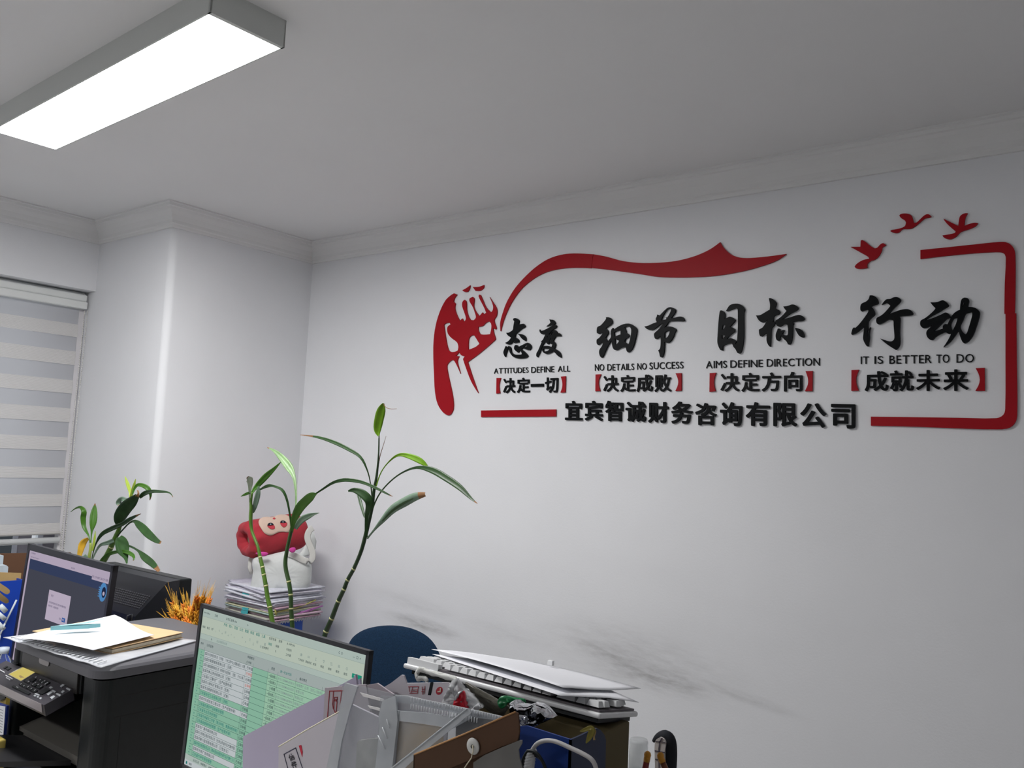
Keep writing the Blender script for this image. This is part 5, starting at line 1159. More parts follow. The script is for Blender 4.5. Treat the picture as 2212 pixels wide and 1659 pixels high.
for (ol_, lb, zz_) in (([(-25,1200),(8,1200),(9,1222),(-25,1224)], 'pale blue paper pack standing at the left edge above the crate', XC-.16), ([(-25,1224),(14,1221),(18,1225),(17,1232),(-25,1232)], 'pale blue wrapped pack lying lower in front of the standing pack', XC-.12)):
    mb = MB(); P = [onx(x, y, zz_) for x, y in ol_]; zb_ = DZ+.006
    P = [p if i < (2 if len(P) == 4 else 3) else Vector((p.x, p.y, zb_)) for i, p in enumerate(P)]
    mb.slab(P, (-.03, 0, 0)); o = mb.build('tissue_pack', mat('pack_blue_white', (.52, .60, .66), .4, noise=.1, nscale=15), None); tag(o, lb, 'pack', 'pale packs in the crate')
wb_ = at(8, 1410, 1.20); wb_.z = DZ
bo = thing('water_bottle', 'clear ribbed water bottle left of the printer', 'bottle', wb_)
MB().lathe([(.03, 0), (.033, .01), (.033, .10), (.031, .105), (.033, .11), (.031, .12), (.033, .125), (.031, .135), (.022, .17), (.013, .18), (.013, .19)], wb_, 24).build('bottle_body', mat('clear_pet', (.75, .85, .95), .05, trans=.95, ior=1.2), bo)
MB().lathe([(.015, .188), (.015, .205), (.001, .206)], wb_, 18).build('cap', mat('cap_pale', (.55, .62, .70), .4), bo)
# papers and yellow things beside the printer
fr0 = at(6, 1570, .985)
pb = thing('document_rack', 'blue desk rack holding a printed sheet left of the printer', 'rack', (fr0.x-.06, .985, DZ))
a, b = at(13.5, 1526, .985), at(10, 1580, .985)
MB().slab([(a.x-.16, .985, DZ), (a.x+.003, .985, DZ), (a.x+.003, .985, a.z+.002), (a.x-.16, .985, a.z-.01)], (0, .006, 0)).build('back_panel', mat('rack_blue', (.03, .06, .35), .5), pb)
MB().box(a.x-.16, a.x+.003, .93, .985, DZ, DZ+.008).build('foot', MATS['rack_blue'], pb)
ps = thing('printed_sheet', 'white printed sheet with grey lines standing left of the printer', 'paper', (a.x-.08, .982, DZ+.009))
MB().slab([(a.x-.15, .983, DZ+.009), (b.x-.0, .983, b.z-.035), (a.x, .983, a.z), (a.x-.15, .983, a.z-.02)], (0, .0006, 0)).build('sheet', M_paper, ps)
mb = MB()
for k in range(9):
    y = 1533+k*6; p0, p1 = at(-4, y-3, .9825), at(7-k*.3, y+1.5, .9825); mb.slab([p0, p1, p1-Vector((0, 0, .0012)), p0-Vector((0, 0, .0012))], (0, -.0003, 0))
mb.build('printed_lines', mat('print_grey', (.25, .25, .28), .8), ps)
yb = thing('yellow_pouch', 'yellow and black striped pouch hanging by the printer\'s left edge', 'pouch', (fr0.x-.05, 1.03, DZ))
mb = MB(); P = [at(x, y, 1.03) for x, y in ((-20,1495),(4,1493),(14,1500),(15,1519),(6,1524),(-20,1526))]; P[4].z = P[5].z = DZ
mb.slab([P[0], P[1], P[2], Vector((P[2].x, 1.03, DZ)), P[5]], (0, .025, 0)); mb.build('pouch_body', mat('mustard', (.42, .30, .05), .6, noise=.3, nscale=20), yb)
mb = MB(); P = [at(x, y, 1.028) for x, y in ((-20,1502),(10,1499),(14,1504),(13,1508),(4,1513),(-20,1516))]; mb.slab(P, (0, -.003, 0)); mb.build('black_band', M_pblack, yb)
ob = thing('yellow_carton', 'small yellow carton with a green patch at the lower left edge', 'carton', (fr0.x-.08, .955, DZ))
a = at(7, 1606, .90); mb = MB(); a.x -= .055; mb.box(a.x-.10, a.x, .90, .93, DZ, a.z-.01, .003); mb.build('carton_body', mat('pale_yellow_card', (.62, .48, .12), .7), ob)
mb = MB(); P = [Vector((a.x-.05, .8985, a.z-.03)), Vector((a.x-.002, .8985, a.z-.045)), Vector((a.x-.002, .8985, a.z-.055)), Vector((a.x-.05, .8985, a.z-.05))]; mb.slab(P, (0, .001, 0)); mb.build('green_patch', mat('lime_print', (.20, .40, .02), .7), ob)

# ------------------------------------------------------------------ cluttered pile in front
M_env = mat('lilac_white_envelope', (.50, .46, .60), .75, noise=.04, nscale=8)
M_env2 = mat('white_envelope', (.58, .55, .60), .75, noise=.03, nscale=8)
M_edge = mat('cream_edge', (.70, .66, .52), .8)
def card(name, pts, Y, th, m, label, cat, group=None, tilt=0.0, down=True):
    """an upright card or envelope: outline in pixels on the plane Y, standing on the desk"""
    P = [at(x, y, Y) for x, y in pts]
    base = Vector((sum(p.x for p in P)/len(P), Y, min(p.z for p in P)))
    t = thing(name, label, cat, base, group)
    return t, P
def upright(name, part, pts, Y, th, m, label, cat, group=None):
    P = [at(x, y, Y) for x, y in pts]
    x0 = min(p.x for p in P); x1 = max(p.x for p in P)
    t = thing(name, label, cat, (sum(p.x for p in P)/len(P), Y, min(p.z for p in P)), group)
    MB().slab(P, (0, th, 0)).build(part, m, t); return t
# file box that holds them: clear plastic, open at the top, tilted
tray = thing('desk_tray', 'black desk tray under the clutter in front of the keyboard', 'tray', (-.98, 1.0, DZ))
MB().box(-1.09, -.66, .835, 1.19, DZ, DZ+.012, .003).box(-1.09, -.66, 1.186, 1.19, DZ+.012, DZ+.03).box(-1.09, -.66, .835, .839, DZ+.012, DZ+.03).box(-1.09, -1.086, .84, 1.185, DZ+.012, DZ+.03).box(-.664, -.66, .84, 1.185, DZ+.012, DZ+.03).build('tray_body', M_pblack, tray)
TB = DZ+.013
def grounded(pts, Y, zb):
    """pixel outline whose points flagged None-y drop to height zb"""
    P = []
    for p in pts:
        q = at(p[0], p[1], Y)
        if len(p) == 3: q.z = zb
        P.append(q)
    return P
def envelope(name, part, pts, Y, th, m, label, cat, group=None, zb=TB):
    P = grounded(pts, Y, zb); t = thing(name, label, cat, (sum(p.x for p in P)/len(P), Y, zb), group)
    MB().slab(P, (0, th, 0)).build(part, m, t); return t
GE = 'envelopes standing in the front pile'
e1 = envelope('paper_envelope', 'envelope_body', [(525,1591),(640,1530),(720,1488),(764,1464),(768,1457),(772,1490),(772,1700,0),(540,1700,0)], 1.03, .004, M_env, 'large lilac-white envelope leaning across the lower corner of the spreadsheet', 'envelope', GE, DZ+.001)
e1b = envelope('paper_envelope', 'envelope_body', [(720,1495),(764,1478),(778,1465),(779,1480),(800,1500),(800,1700,0),(720,1700,0)], 1.06, .003, M_env, 'lilac envelope corner peeping up behind the clear box', 'envelope', GE)
e2 = envelope('paper_envelope', 'envelope_body', [(702,1486),(745,1482),(790,1478),(800,1540),(790,1700,0),(694,1700,0)], 1.00, .003, mat('mauve_white', (.46, .41, .45), .75), 'grey-white envelope with a red outlined vertical box and brush character', 'envelope', GE, DZ+.001)
M_rp = mat('red_print', (.33, .05, .06), .8); M_rp2 = mat('bright_red_print', (.55, .02, .05), .7)
def pline(mb, pts, Y, w, lift=-.0008):
    P = [at(x, y, Y+lift) for x, y in pts]
    for a, b in zip(P, P[1:]):
        d = (b-a).normalized(); s_ = Vector((-d.z, 0, d.x))*w; e = d*w
        mb.slab([a+s_-e, b+s_+e, b-s_+e, a-s_-e], (0, .0005, 0))
def z6(L_): return [(700+x/8.508, 1464+y/8.508) for x, y in L_]
mb = MB(); Yq = 1.00
pline(mb, z6([(58,760),(98,248),(385,238)]), Yq, .0008); pline(mb, z6([(172,250),(155,480),(165,560),(215,665),(228,540),(235,430),(180,425),(178,560)]), Yq, .0008); pline(mb, z6([(190,362),(240,362),(238,405),(188,408),(190,362)]), Yq, .0008); pline(mb, z6([(318,245),(295,500)]), Yq, .0008)
mb.build('red_print', M_rp, e2)
e3 = envelope('paper_envelope', 'envelope_body', [(602,1613),(660,1578),(728,1540),(760,1522),(840,1560),(840,1700,0),(622,1700,0)], .965, .004, M_env2, 'white envelope with the boxed words 信件 and a red slash', 'envelope', GE, DZ+.001)
mb = MB(); P = grounded([(602,1613),(660,1578),(728,1540),(760,1522)], .965, TB); mb.tube(P, .0011, 6); mb.build('top_edge', M_edge, e3)
def z7(L_): return [(340+x/5.53, 1359+y/5.53) for x, y in L_]
mb = MB(); pline(mb, z7([(1560,1680),(1510,1495),(1650,1420),(1740,1690)]), .965, .0007); mb.build('box_outline', mat('navy_print', (.05, .05, .09), .8), e3)
mb = MB(); mb.slab([at(x, y, .9644) for x, y in z7([(1688,1392),(1718,1385),(1735,1470),(1728,1530)])], (0, .0004, 0)); mb.build('red_slash', M_rp2, e3)
vsA = MB()
for chh, (cx_, cy_) in (('信', (1600, 1530)), ('件', (1632, 1620))):
    vs, fs, x0, y0, x1, y1 = glyph(chh, .02, .0)
    pts_ = []
    for x, y, z in vs:
        uu = (x-x0)/(x1-x0)-.5; vv = .5-(y-y0)/(y1-y0); X_, Y_ = z7([(cx_+uu*62+vv*26, cy_-uu*30+vv*80)])[0]; pts_.append(at(X_, Y_, .9640))
    vsA.add(pts_, fs)
vsA.build('lettering', mat('ink_print', (.02, .02, .03), .8), e3, fix=False)
e4 = envelope('paper_envelope', 'envelope_body', [(790,1480),(815,1476),(835,1490),(850,1500),(850,1700,0),(790,1700,0)], 1.045, .003, mat('mauve_white'  , (0,0,0)), 'thin mauve envelope edge beside the monitor behind the clear box', 'envelope', GE)
wcd = envelope('printed_card', 'card_body', [(818,1491),(845,1475),(867,1458),(872,1459),(878,1476),(968,1474),(970,1478),(962,1700,0),(820,1700,0)], 1.075, .003, M_env2, 'white printed card with red characters, a black stripe and a red disc', 'card')
def z5(L_): return [(860+x/8.508, 1400+y/8.508) for x, y in L_]
mb = MB(); mb.slab([at(x, y, 1.0744) for x, y in z5([(592,632),(648,628),(600,865),(545,862)])], (0, .0004, 0)); mb.build('black_stripe', M_pblack, wcd)
mb = MB(); c5 = [z5([(755+62*math.cos(R(k*15))-8*math.sin(R(k*15)), 785+72*math.sin(R(k*15))-8*math.cos(R(k*15)))])[0] for k in range(24)]
mb.slab([at(x, y, 1.0744) for x, y in c5], (0, .0004, 0)); mb.build('red_disc', mat('disc_red', (.42, .03, .05), .6), wcd)
mb = MB(); pline(mb, z5([(775,745),(772,800),(730,802)]), 1.0738, .0009); mb.build('disc_letter', M_edge, wcd)
mb = MB()
for L_ in ([(190,712),(372,708)], [(195,720),(205,800)], [(368,712),(350,830)], [(262,715),(255,770),(350,768)], [(240,770),(235,828)], [(210,828),(345,830)], [(250,800),(345,798)], [(440,715),(450,850)], [(440,760),(490,755)], [(490,700),(475,840)], [(430,800),(480,800)]): pline(mb, z5(L_), 1.0744, .0005)
mb.build('red_print', M_rp, wcd)

M_clear = frosted('milky_clear_plastic', (.55, .57, .60), .78, .3)
M_clear2 = frosted('milky_clear_rim', (.60, .63, .66), .42, .3)
fbx = thing('clear_file_box', 'open milky-clear plastic file box with ribbed rim in the front pile', 'box', (-.9, .93, TB))
Yf, Yk = .925, .945
def quad(mb, pts, Y, th, zb=TB): mb.slab(grounded(pts, Y, zb), (0, th, 0))
mb = MB(); quad(mb, [(822,1503),(880,1506),(960,1524),(1083,1549),(1083,1700,0),(806,1700,0)], Yf, .0018); mb.build('front_wall', M_clear, fbx)
mb = MB(); quad(mb, [(740,1477),(778,1482),(860,1502),(858,1530),(838,1700,0),(690,1700,0)], .950, .0018); mb.build('side_wall', M_clear, fbx)
mb = MB(); quad(mb, [(745,1475),(772,1483),(757,1530),(738,1600),(722,1700),(696,1700)], .947, .003, TB); quad(mb, [(824,1530),(862,1536),(845,1700),(806,1700)], .921, .003)
mb.slab([at(x, y, .919) for x, y in z6([(1075,420),(1310,330),(1350,780),(1250,1659),(1100,1659),(1000,700)])], (0, .002, 0)); mb.build('corner_posts', M_clear2, fbx)
mb = MB(); mb.slab([at(x, y, .935) for x, y in z5([(-60,868),(120,872),(520,960),(1000,1060),(1500,1165),(1900,1260),(1900,1330),(1500,1290),(1000,1180),(520,1080),(-60,980)])], (0, .003, 0)); mb.build('rim', M_clear2, fbx)
mb = MB(); mb.slab([at(x, y, .922) for x, y in z5([(-60,1150),(500,1190),(1000,1260),(1300,1130),(1330,1300),(1000,1480),(500,1400),(-60,1330)])], (0, .002, 0)); mb.build('lower_band', M_clear2, fbx)
M_rib = mat('rib_white', (.70, .72, .75), .3)
for k in range(34):
    t = k/33; x = 240+t*1600; y0 = 905+t*340
    MB().tube([at(*z5([(x, y0)])[0], .933), at(*z5([(x-4, y0+78)])[0], .933)], .0007, 5).build('rib', M_rib, fbx)
    if k < 26: MB().tube([at(*z5([(x, y0+120)])[0], .920), at(*z5([(x-6, y0+215)])[0], .920)], .0007, 5).build('rib', M_rib, fbx)
for k in range(3): MB().tube([at(*z6([(1150+k*-80, 760+k*150)])[0], .917), at(*z6([(1200-k*40, 930+k*190)])[0], .917)], .0007, 5).build('rib', M_rib, fbx)
mb = MB()
mb.slab([at(x, y, .944) for x, y in z6([(660,272),(1100,395),(1085,440),(720,345)])], (0, .001, 0)); mb.slab([at(x, y, .944) for x, y in z6([(800,510),(1090,575),(1070,625),(840,560)])], (0, .001, 0)); mb.build('label_strips', mat('strip_white', (.78, .76, .76), .4), fbx)
bcd = thing('beige_document', 'beige document seen through the front of the clear file box', 'document', (-.84, .9325, TB))
mb = MB(); quad(mb, z6([(1380,785),(2180,915)])+[(1000,1700,0),(838,1700,0)], .9295, .0015); mb.build('document_sheet', mat('beige_card', (.52, .37, .20), .8, noise=.10, nscale=7), bcd)
bpk = thing('small_pill_bottle', 'small whitish pack inside the clear file box behind the side wall', 'pack', (-.96, .962, TB))
P = z6([(600,1200),(640,1150),(990,1110),(1010,1500)]); mb = MB(); quad(mb, P+[(808,1700,0),(776,1700,0)], .958, .012); mb.build('pack_body', mat('pack_cream', (.48, .47, .43), .7, noise=.2, nscale=30), bpk)
shp = thing('clear_divider', 'sloping clear plastic sheet crossing the file box front', 'sheet', (-.8, .912, TB))
mb = MB(); mb.slab([at(x, y, .912) for x, y in ((1003,1533),(1014,1530),(1018,1540),(895,1640),(870,1663),(838,1664))], (0, .0012, 0)); mb.tube([at(1008, 1532, .911), at(843, 1662, .911)], .0012, 6); mb.build('sheet', M_clear2, shp)

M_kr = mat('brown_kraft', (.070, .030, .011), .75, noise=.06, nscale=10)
kf2 = thing('kraft_folder', 'brown kraft folder closed by a white button and string, nearest the camera', 'folder', (-.74, .86, TB))
P = grounded([(893,1630),(1000,1590),(1116,1540),(1120,1565),(1119,1582),(1112,1596),(1123,1700,0),(893,1700,0)], .855, TB)
P = [at(x, y, .855) for x, y in ((895,1630),(1000,1587),(1113,1538),(1119,1541),(1122,1580),(1117,1601),(1085,1612),(1035,1634),(960,1664),(895,1700))]
MB().slab(P, (0, .002, 0)).build('flap', M_kr, kf2)
P = grounded([(897,1632),(1108,1546),(1112,1700,0),(897,1700,0)], .868, TB); MB().slab(P, (0, .003, 0)).build('back_panel', M_kr, kf2)
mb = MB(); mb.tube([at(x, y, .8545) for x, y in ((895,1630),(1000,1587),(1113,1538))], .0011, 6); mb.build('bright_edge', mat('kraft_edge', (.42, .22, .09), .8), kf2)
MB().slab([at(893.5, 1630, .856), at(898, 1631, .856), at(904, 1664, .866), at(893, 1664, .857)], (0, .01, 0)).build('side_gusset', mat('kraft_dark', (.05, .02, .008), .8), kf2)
cb_ = at(1022, 1612, .853); MB().lathe([(.001, 0), (.0098, 0), (.0102, .0012), (.0095, .0022), (.003, .0024), (.001, .0024)], cb_+Vector((0, .001, 0)), 28, 0, ((0, -1, 0), (1, 0, 0))).build('button', mat('button_white', (.55, .55, .53), .6), kf2)
MB().lathe([(.0001, 0), (.0026, .0003), (.0022, .001), (.0003, .0014)], cb_+Vector((0, -.0015, 0)), 12, 0, ((0, -1, 0), (1, 0, 0))).build('rivet', mat('rivet_dark', (.06, .06, .05), .4, metal=.6), kf2)
MB().tube([at(x, y, .8495) for x, y in ((1021,1610),(1022,1622),(1018,1638),(1008,1652),(998,1668))], .0008, 6).build('string', mat('string_cream', (.62, .56, .42), .8), kf2)
zsl = thing('zip_sleeve', 'greyish clear zip sleeve poking out below the kraft folder', 'sleeve', (-.68, .845, TB))
def z4(L_): return [(1040+x/8.508, 1464+y/8.508) for x, y in L_]
P = [at(x, y, .848) for x, y in z4([(-150,1560),(60,1420),(400,1270),(700,1150),(745,1150),(740,1210),(680,1320),(690,1450),(760,1700),(-150,1700)])]
MB().slab(P, (0, .0016, 0)).build('sleeve_film', frosted('grey_film', (.17, .165, .155), .35, .3), zsl)

# blue organiser with a cut-away side
org = thing('magazine_holder', 'blue cardboard magazine holder with a curved dark side', 'holder', (-.70, 1.03, TB))
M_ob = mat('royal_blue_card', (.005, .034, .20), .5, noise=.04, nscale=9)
a = at(1124, 1569, 1.0); b = at(1233, 1598, 1.0)
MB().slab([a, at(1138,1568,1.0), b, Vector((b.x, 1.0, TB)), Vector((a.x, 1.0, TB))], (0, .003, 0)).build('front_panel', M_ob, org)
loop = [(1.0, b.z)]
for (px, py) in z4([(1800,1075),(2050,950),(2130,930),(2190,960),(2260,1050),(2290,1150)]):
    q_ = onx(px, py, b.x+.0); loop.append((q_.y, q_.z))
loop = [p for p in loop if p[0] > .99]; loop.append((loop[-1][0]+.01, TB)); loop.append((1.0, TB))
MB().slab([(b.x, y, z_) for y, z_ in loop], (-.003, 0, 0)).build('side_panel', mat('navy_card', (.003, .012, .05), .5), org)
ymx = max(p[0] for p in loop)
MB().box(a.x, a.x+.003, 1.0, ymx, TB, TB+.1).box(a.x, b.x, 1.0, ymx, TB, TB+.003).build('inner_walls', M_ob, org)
cxl, cxr = at(1300, 1548, 1.20), None
kc_ = thing('khaki_carton', 'tall khaki cardboard carton carrying the keyboard', 'carton', (cxl.x-.12, 1.245, DZ))
zk = cxl.z-.026
MB().box(cxl.x-.26, cxl.x, 1.203, 1.292, DZ, zk, .003).build('carton_body', mat('khaki_card', (.088, .066, .026), .75, noise=.06, nscale=8), kc_)
lf = thing('dried_leaf', 'curled dry yellow-green leaf caught on the magazine holder', 'leaf', at(1270, 1590, .995))
leaf(lf, z4([(1810,985),(1900,960),(2000,925),(2040,960),(1990,1080),(1920,1205)]), [2,8,10,14,12,2], .995, leaf_mat('leaf_dry', (.20, .17, .03)), 0, .4, 0, 'leaf_blade')
leaf(lf, z4([(2060,930),(2090,980),(2070,1080),(2075,1145)]), [3,5,4,5], .997, leaf_mat('leaf_straw', (.36, .25, .10)), 0, .4, 0, 'leaf_blade')
cab_ = thing('white_cable', 'white cable with ribbed plug arching over the blue magazine holder', 'cable', at(1143, 1659, .965))
MB().tube(catmull([at(x, y, .975) for x, y in ((1149,1622),(1160,1607),(1178,1600),(1200,1602),(1235,1617),(1262,1630),(1278,1641),(1286,1655),(1290,1680))], False, 5), .0030, 10).build('cord', mat('cable_white', (.45, .44, .44), .45), cab_)
mb = MB(); A_, B_ = at(1148, 1622, .975), at(1140, 1672, .975)
mb.tube([A_, A_.lerp(B_, .3), B_], [.0055, .007, .0085], 12)
for k in range(5): p = A_.lerp(B_, .08+k*.13); mb.tube([p+Vector((-.001, 0, .0015)), p-Vector((-.001, 0, .0015))], .0085, 12)
mb.build('plug', M_white, cab_)
mb = MB()
for k in range(3): mb.tube(catmull([at(x, y, .968+k*.004) for x, y in ((1128,1662),(1130,1640+k*3),(1140,1622+k*2),(1158,1626+k*3),(1172,1645),(1180,1668))], False, 4), .0022, 8)
bc = mb.build('power_cable', M_pblack, None); tag(bc, 'black cord bundle looping round the white plug', 'cable')

# keyboard on the carton, back edge lower
KA = at(1297, 1543, 1.20); kt = R(-10)
kb_ = thing('keyboard', 'white mechanical keyboard tilted on the khaki carton, half covered by papers', 'keyboard', (KA.x-.22, KA.y+.06, KA.z-.02))
ky, kz = Vector((0, math.cos(kt), math.sin(kt))), Vector((0, -math.sin(kt), math.cos(kt)))
KX = at(871, 1431, 1.20).x; KW = KA.x-KX; KD = .128
def K(x, y, z): return Vector((KX+x, KA.y, KA.z))+ky*y+kz*z
def kbox(mb, x0, x1, y0, y1, z0, z1, tp=0.0):
    v_ = [K(x0, y0, z0), K(x1, y0, z0), K(x1, y1, z0), K(x0, y1, z0), K(x0+tp, y0+tp, z1), K(x1-tp, y0+tp, z1), K(x1-tp, y1-tp, z1), K(x0+tp, y1-tp, z1)]
    mb.add(v_, [[3, 2, 1, 0], [4, 5, 6, 7], [0, 1, 5, 4], [1, 2, 6, 5], [2, 3, 7, 6], [3, 0, 4, 7]])
mb = MB(); mb.box(0, 1, 0, 1, 0, 1) if False else None
bx_ = MB(); bx_.box(0, KW, 0, KD, -.008, .001, .0035, 0, 3); bx_.v = [K(v_.x, v_.y, v_.z) for v_ in bx_.v]; bx_.build('case', M_white, kb_)
mb = MB(); kbox(mb, .010, KW-.006, .006, KD-.006, .001, .0045); mb.build('key_plate', mat('plate_dark', (.10, .09, .10), .5), kb_)
mb = MB(); kbox(mb, .006, .085, .004, .016, .001, .013); mb.build('front_lip', M_white, kb_)
mb = MB(); kbox(mb, .015, KW-.01, .012, KD-.01, -.016, -.008); mb.build('underside', M_pblack, kb_)
M_key = mat('keycap_white', (.66, .67, .68), .4)
U = (KW-.018)/22.8
ROWS = [[(4.6,5.4)]+[(5.5+i*1.1, 1.0) for i in range(8)]+[(14.4,1),(15.5,1),(16.6,1),(18.2,2.0),(20.3,1),(21.4,1.3)], [(0,2.2)]+[(2.3+i*1.06, .98) for i in range(11)]+[(14,2),(18.2,1),(19.3,1),(20.3,1),(21.4,1.3)],
        [(0,1.7)]+[(1.8+i*1.25, 1.15) for i in range(10)]+[(18.2,1),(19.3,1),(20.3,1)], [(i*1.5, 1.4) for i in range(12)]+[(18.2,1),(19.3,1),(20.3,1),(21.4,1.3)], [(i*1.5, 1.4) for i in range(15)], [(0,1.1)]+[(2+i*1.55, 1.4) for i in range(13)]]
nk = 0
for r, row in enumerate(ROWS):
    for (ux, uw) in row:
        if r == 0 and ux == 4.6: uw = .8
        mb = MB(); y0 = .010+r*.0192; kbox(mb, .010+ux*U, .010+(ux+uw)*U-.0008, y0, y0+.0175, .0075, .0165, .0028); mb.build('key', M_key, kb_); nk += 1
zp = .0185
def onk(px, py, l): return hit(px, py, K(0, 0, zp), kz)+kz*l
def sheet_k(c, l, label, bump):
    C = [onk(x, y, l) for x, y in c]
    sheet('paper_sheet', M_paper, C, label, 'paper', 'white sheets lying on the keyboard', .0005, 14, 10, bump)
sheet_k([(934,1414),(1211,1504),(1381,1512),(1130,1436)], .001, 'lower white sheet on the keyboard with its corner drooping', lambda a, b: .0015*math.sin(3*a)*b-.008*max(0, a-.8)*max(0, b-.6)*8)
sheet_k([(931,1410),(1215,1497),(1383,1497),(1140,1433)], .007, 'upper white sheet on the keyboard with a tiny white cube on it', lambda a, b: .003*math.sin(math.pi*a)+.002*math.sin(5*b+2*a))
er = onk(1188, 1450, .0125)
o = MB().box(er.x-.006, er.x+.006, er.y-.004, er.y+.004, er.z-.001, er.z+.009, .0012).build('eraser', M_white, None); tag(o, 'tiny white cube sitting on the upper sheet over the keyboard', 'eraser')

# crumpled plastic and foil between the card and the carton
bagm = frosted('crinkled_clear', (.62, .63, .64), .5, .15)
pbg = thing('plastic_bag', 'crumpled clear plastic bag with red print hanging under the keyboard', 'bag', at(1000, 1530, 1.09))
nv = Vector((.35, -.94, 0)).normalized()
P0 = at(1010, 1500, 1.095)
mb = MB(); pillow(mb, [(p.x, p.y) for p in catmull(z5([(990,600),(1080,560),(1130,640),(1210,760),(1300,830),(1400,900),(1500,1030),(1560,1100),(1420,1140),(1250,1120),(1050,1075),(880,1040),(850,950),(900,800),(960,700)]), True, 3, 80)], P0, nv, .022, 0, 6, .7, .55, 5); mb.build('bag_body', bagm, pbg)
mb = MB(); pillow(mb, [(p.x, p.y) for p in catmull(z5([(1170,790),(1225,800),(1250,950),(1300,1110),(1230,1085),(1040,1075),(1030,950),(1090,910)]), True, 2, 80)], P0+nv*.022, nv, .010, 0, 4, .7, .5, 6); mb.build('red_print', mat('glossy_red_film', (.55, .012, .03), .2, noise=.35, nscale=90), pbg)
mb = MB(); pillow(mb, z5([(1060,870),(1120,800),(1190,780),(1130,880),(1080,960),(1040,960)]), P0+nv*.026, nv, .006, 0, 4, .7, .5, 7); pillow(mb, z5([(1400,1060),(1470,1010),(1510,1080),(1480,1150),(1380,1140),(1330,1110)]), P0+nv*.02, nv, .012, 0, 4, .7, .5, 8); mb.build('white_patch', mat('glossy_white_film', (.62, .63, .66), .15), pbg)
mb = MB()
for j in range(4):
    P = catmull([at(p[0], p[1]+(j-1.5)*1.6*math.sin(.5+i*.6+j), 1.095+j*.004) for i, p in enumerate(z5([(540,620),(470,560),(350,575),(335,480),(400,400),(520,420),(650,460),(820,500),(1000,545),(1080,600)]))], False, 4)
    mb.tube(P, [.0035+.0012*math.sin(i*.9+j*2) for i in range(len(P))], 8, 0, True, .45)
mb.build('handle', mat('white_film', (.62, .63, .60), .3, bump=.4, bscale=60), pbg)
foil = thing('foil_wrapper', 'crumpled silver foil wrapper beside the magazine holder', 'wrapper', at(1150, 1565, 1.07))
P0 = at(1150, 1540, 1.075)
mb = MB(); pillow(mb, z4([(540,450),(610,410),(660,470),(860,510),(1000,465),(1150,490),(1230,540),(1320,640),(1400,695),(1250,760),(1100,830),(980,890),(800,870),(700,830),(680,740),(600,640),(550,560)]), P0, nv, .020, 0, 6, .7, .8, 3); mb.build('foil_body', mat('silver_foil', (.62, .63, .66), .12, metal=1.0, bump=.8, bscale=45), foil)
for f in foil.children[0].data.polygons: f.use_smooth = False
gt = thing('green_packet', 'shiny green packet tucked under the keyboard by the foil', 'packet', at(1090, 1535, 1.12))
P0 = at(1090, 1515, 1.125)
mb = MB(); pillow(mb, [(p.x, p.y) for p in catmull(z4([(300,420),(360,340),(470,330),(640,370),(800,390),(820,470),(560,450),(500,420),(430,545),(340,555),(300,480)]), True, 2, 80)], P0, nv, .006, 0, 5, .7, .5, 4); mb.build('packet_body', mat('shiny_green', (.010, .17, .055), .3), gt)
dpk = thing('dark_sleeve', 'dark crumpled film sleeve behind the red-printed bag', 'sleeve', at(1070, 1530, 1.13))
mb = MB(); pillow(mb, z5([(1240,620),(1500,760),(1800,930),(2050,1080),(1950,1230),(1750,1200),(1550,1050),(1380,860)]), at(1060, 1510, 1.14), nv, .012, 0, 5, .7, .4, 9); mb.build('film', mat('smoky_film', (.10, .095, .075), .3, bump=.5, bscale=70), dpk)
dbx = thing('black_caddy', 'black open caddy in the gap under the keyboard', 'caddy', (-.88, 1.14, TB))
MB().box(-1.0, -.76, 1.10, 1.182, TB, TB+.004).box(-1.0, -.76, 1.178, 1.182, TB, 1.155).box(-1.0, -.996, 1.10, 1.182, TB, 1.10).box(-.764, -.76, 1.10, 1.182, TB, 1.13).box(-1.0, -.76, 1.10, 1.104, TB, 1.06).build('caddy_body', M_pblack, dbx)

# right of the carton
bp_ = at(1380, 1600, 1.75); zt_ = at(1380, 1596, 1.75).z
sb = thing('spray_bottle', 'clear capped bottle standing behind the khaki carton', 'bottle', (bp_.x, 1.75, DZ))
rb_ = 20*depth(bp_)/FOCAL
MB().lathe([(rb_*1.05, DZ), (rb_*1.08, DZ+.01), (rb_*1.08, zt_-.075), (rb_*.9, zt_-.066), (.001, zt_-.066)], (bp_.x, 1.75, 0), 28).build('bottle_body', frosted('pale_liquid', (.60, .68, .68), .35, .15), sb)
MB().lathe([(rb_, zt_-.064), (rb_, zt_-.006), (rb_*.93, zt_-.001), (rb_*.5, zt_), (.001, zt_)], (bp_.x, 1.75, 0), 28).build('cap', frosted('clear_cap', (.60, .62, .62), .55, .2), sb)
pc = thing('pen_cup', 'pen cup below the plaid strap at the bottom of the photo', 'cup', (at(1425, 1659, 1.5).x, 1.5, DZ))
px_ = pc.location.x; MB().lathe([(.035, DZ), (.042, DZ+.01), (.042, DZ+.10), (.039, DZ+.10), (.036, DZ+.012), (.001, DZ+.012)], (px_, 1.5, 0), 24).build('cup_body', mat('cup_grey', (.35, .36, .38), .5), pc)
def z3(L_): return [(1260+x/8.508, 1464+y/8.508) for x, y in L_]
plaid = thing('plaid_strap', 'white plaid strap with a black band, looped upright in the pen cup', 'strap', (px_, 1.51, DZ+.02))
P = [at(*p, 1.52) for p in [(q_.x, q_.y) for q_ in catmull(z3([(1320,1700),(1310,1400),(1310,1250),(1330,1150),(1410,1095),(1480,1130),(1510,1190),(1490,1400),(1500,1700)]), False, 4)]]
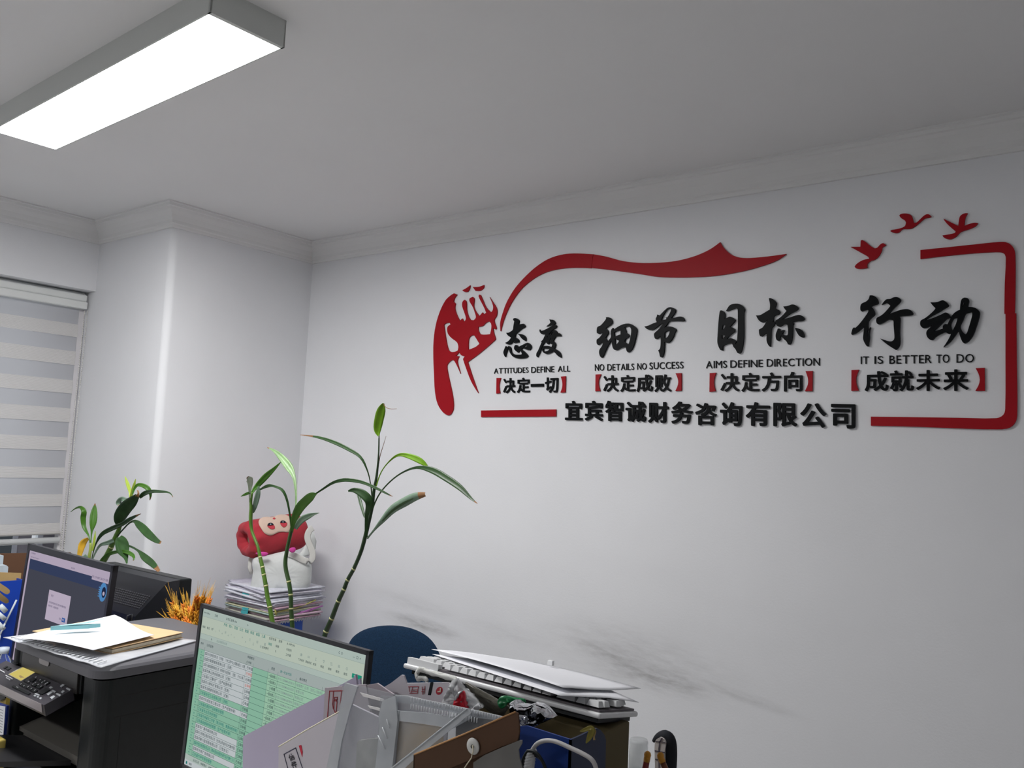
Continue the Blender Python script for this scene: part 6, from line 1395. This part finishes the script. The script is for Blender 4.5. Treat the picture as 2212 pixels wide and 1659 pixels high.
mb = MB(); mb.slab(P+[Vector((px_+.008, 1.52, DZ+.02)), Vector((px_-.01, 1.52, DZ+.02))], (0, .006, 0)); mb.build('plaid_face', mat('plaid_cloth', (.62, .58, .56), .9), plaid)
mb = MB(); pline(mb, z3([(1445,1115),(1405,1180),(1390,1300),(1392,1700)]), 1.52, .0011); pline(mb, z3([(1320,1345),(1490,1375)]), 1.52, .0010); pline(mb, z3([(1325,1170),(1500,1190)]), 1.52, .0006); pline(mb, z3([(1330,1500),(1490,1530)]), 1.52, .0010); mb.build('plaid_lines', mat('plaid_line', (.10, .08, .11), .9), plaid)
P = catmull([at(*q_, 1.535) for q_ in z3([(1285,1170),(1340,1120),(1420,1085),(1510,1085),(1570,1130),(1600,1250),(1605,1450),(1590,1700)])], False, 4)
mb = MB(); mb.tube(P, [.004, .006, .008, .010, .011, .012]+[.0125]*(len(P)-6), 8, 0, True, .5, (0, 1, 0)) if False else mb.tube(P, [.003+.010*min(1, i/12) for i in range(len(P))], 10, 0, True, .9); mb.build('black_band', mat('black_webbing', (.008, .010, .016), .8), plaid)
for (a, b, colr, lb) in (((1180,1440), (1130,1720), (.22, .02, .02), 'red-shafted stick with orange round tip, beside the khaki carton'), ((1420,1460), (1530,1720), (.16, .05, .02), 'brown-shafted stick with orange round tip, crossing the plaid strap')):
    A_, B_ = at(*z3([a])[0], 1.475), at(*z3([b])[0], 1.475)
    t = thing('orange_tipped_stick', lb, 'stick', (px_+(A_.x-px_)*.3, 1.48, DZ+.02), 'orange-tipped sticks in the pen cup')
    MB().tube([A_, B_, Vector((px_+(A_.x-px_)*.3, 1.48, DZ+.02))], [.0055, .0062, .006], 10).build('shaft', mat('shaft_'+('red' if colr[0] > .2 else 'brown'), colr, .4), t)
    MB().ball((A_.x, A_.y, A_.z+.002), .0068, 0, 2, (1, 1, 1.1)).tube([A_+(A_-B_).normalized()*.002, A_-(A_-B_).normalized()*.010], .0062, 10).build('tip', mat('orange_tip', (.60, .26, .02), .4), t)
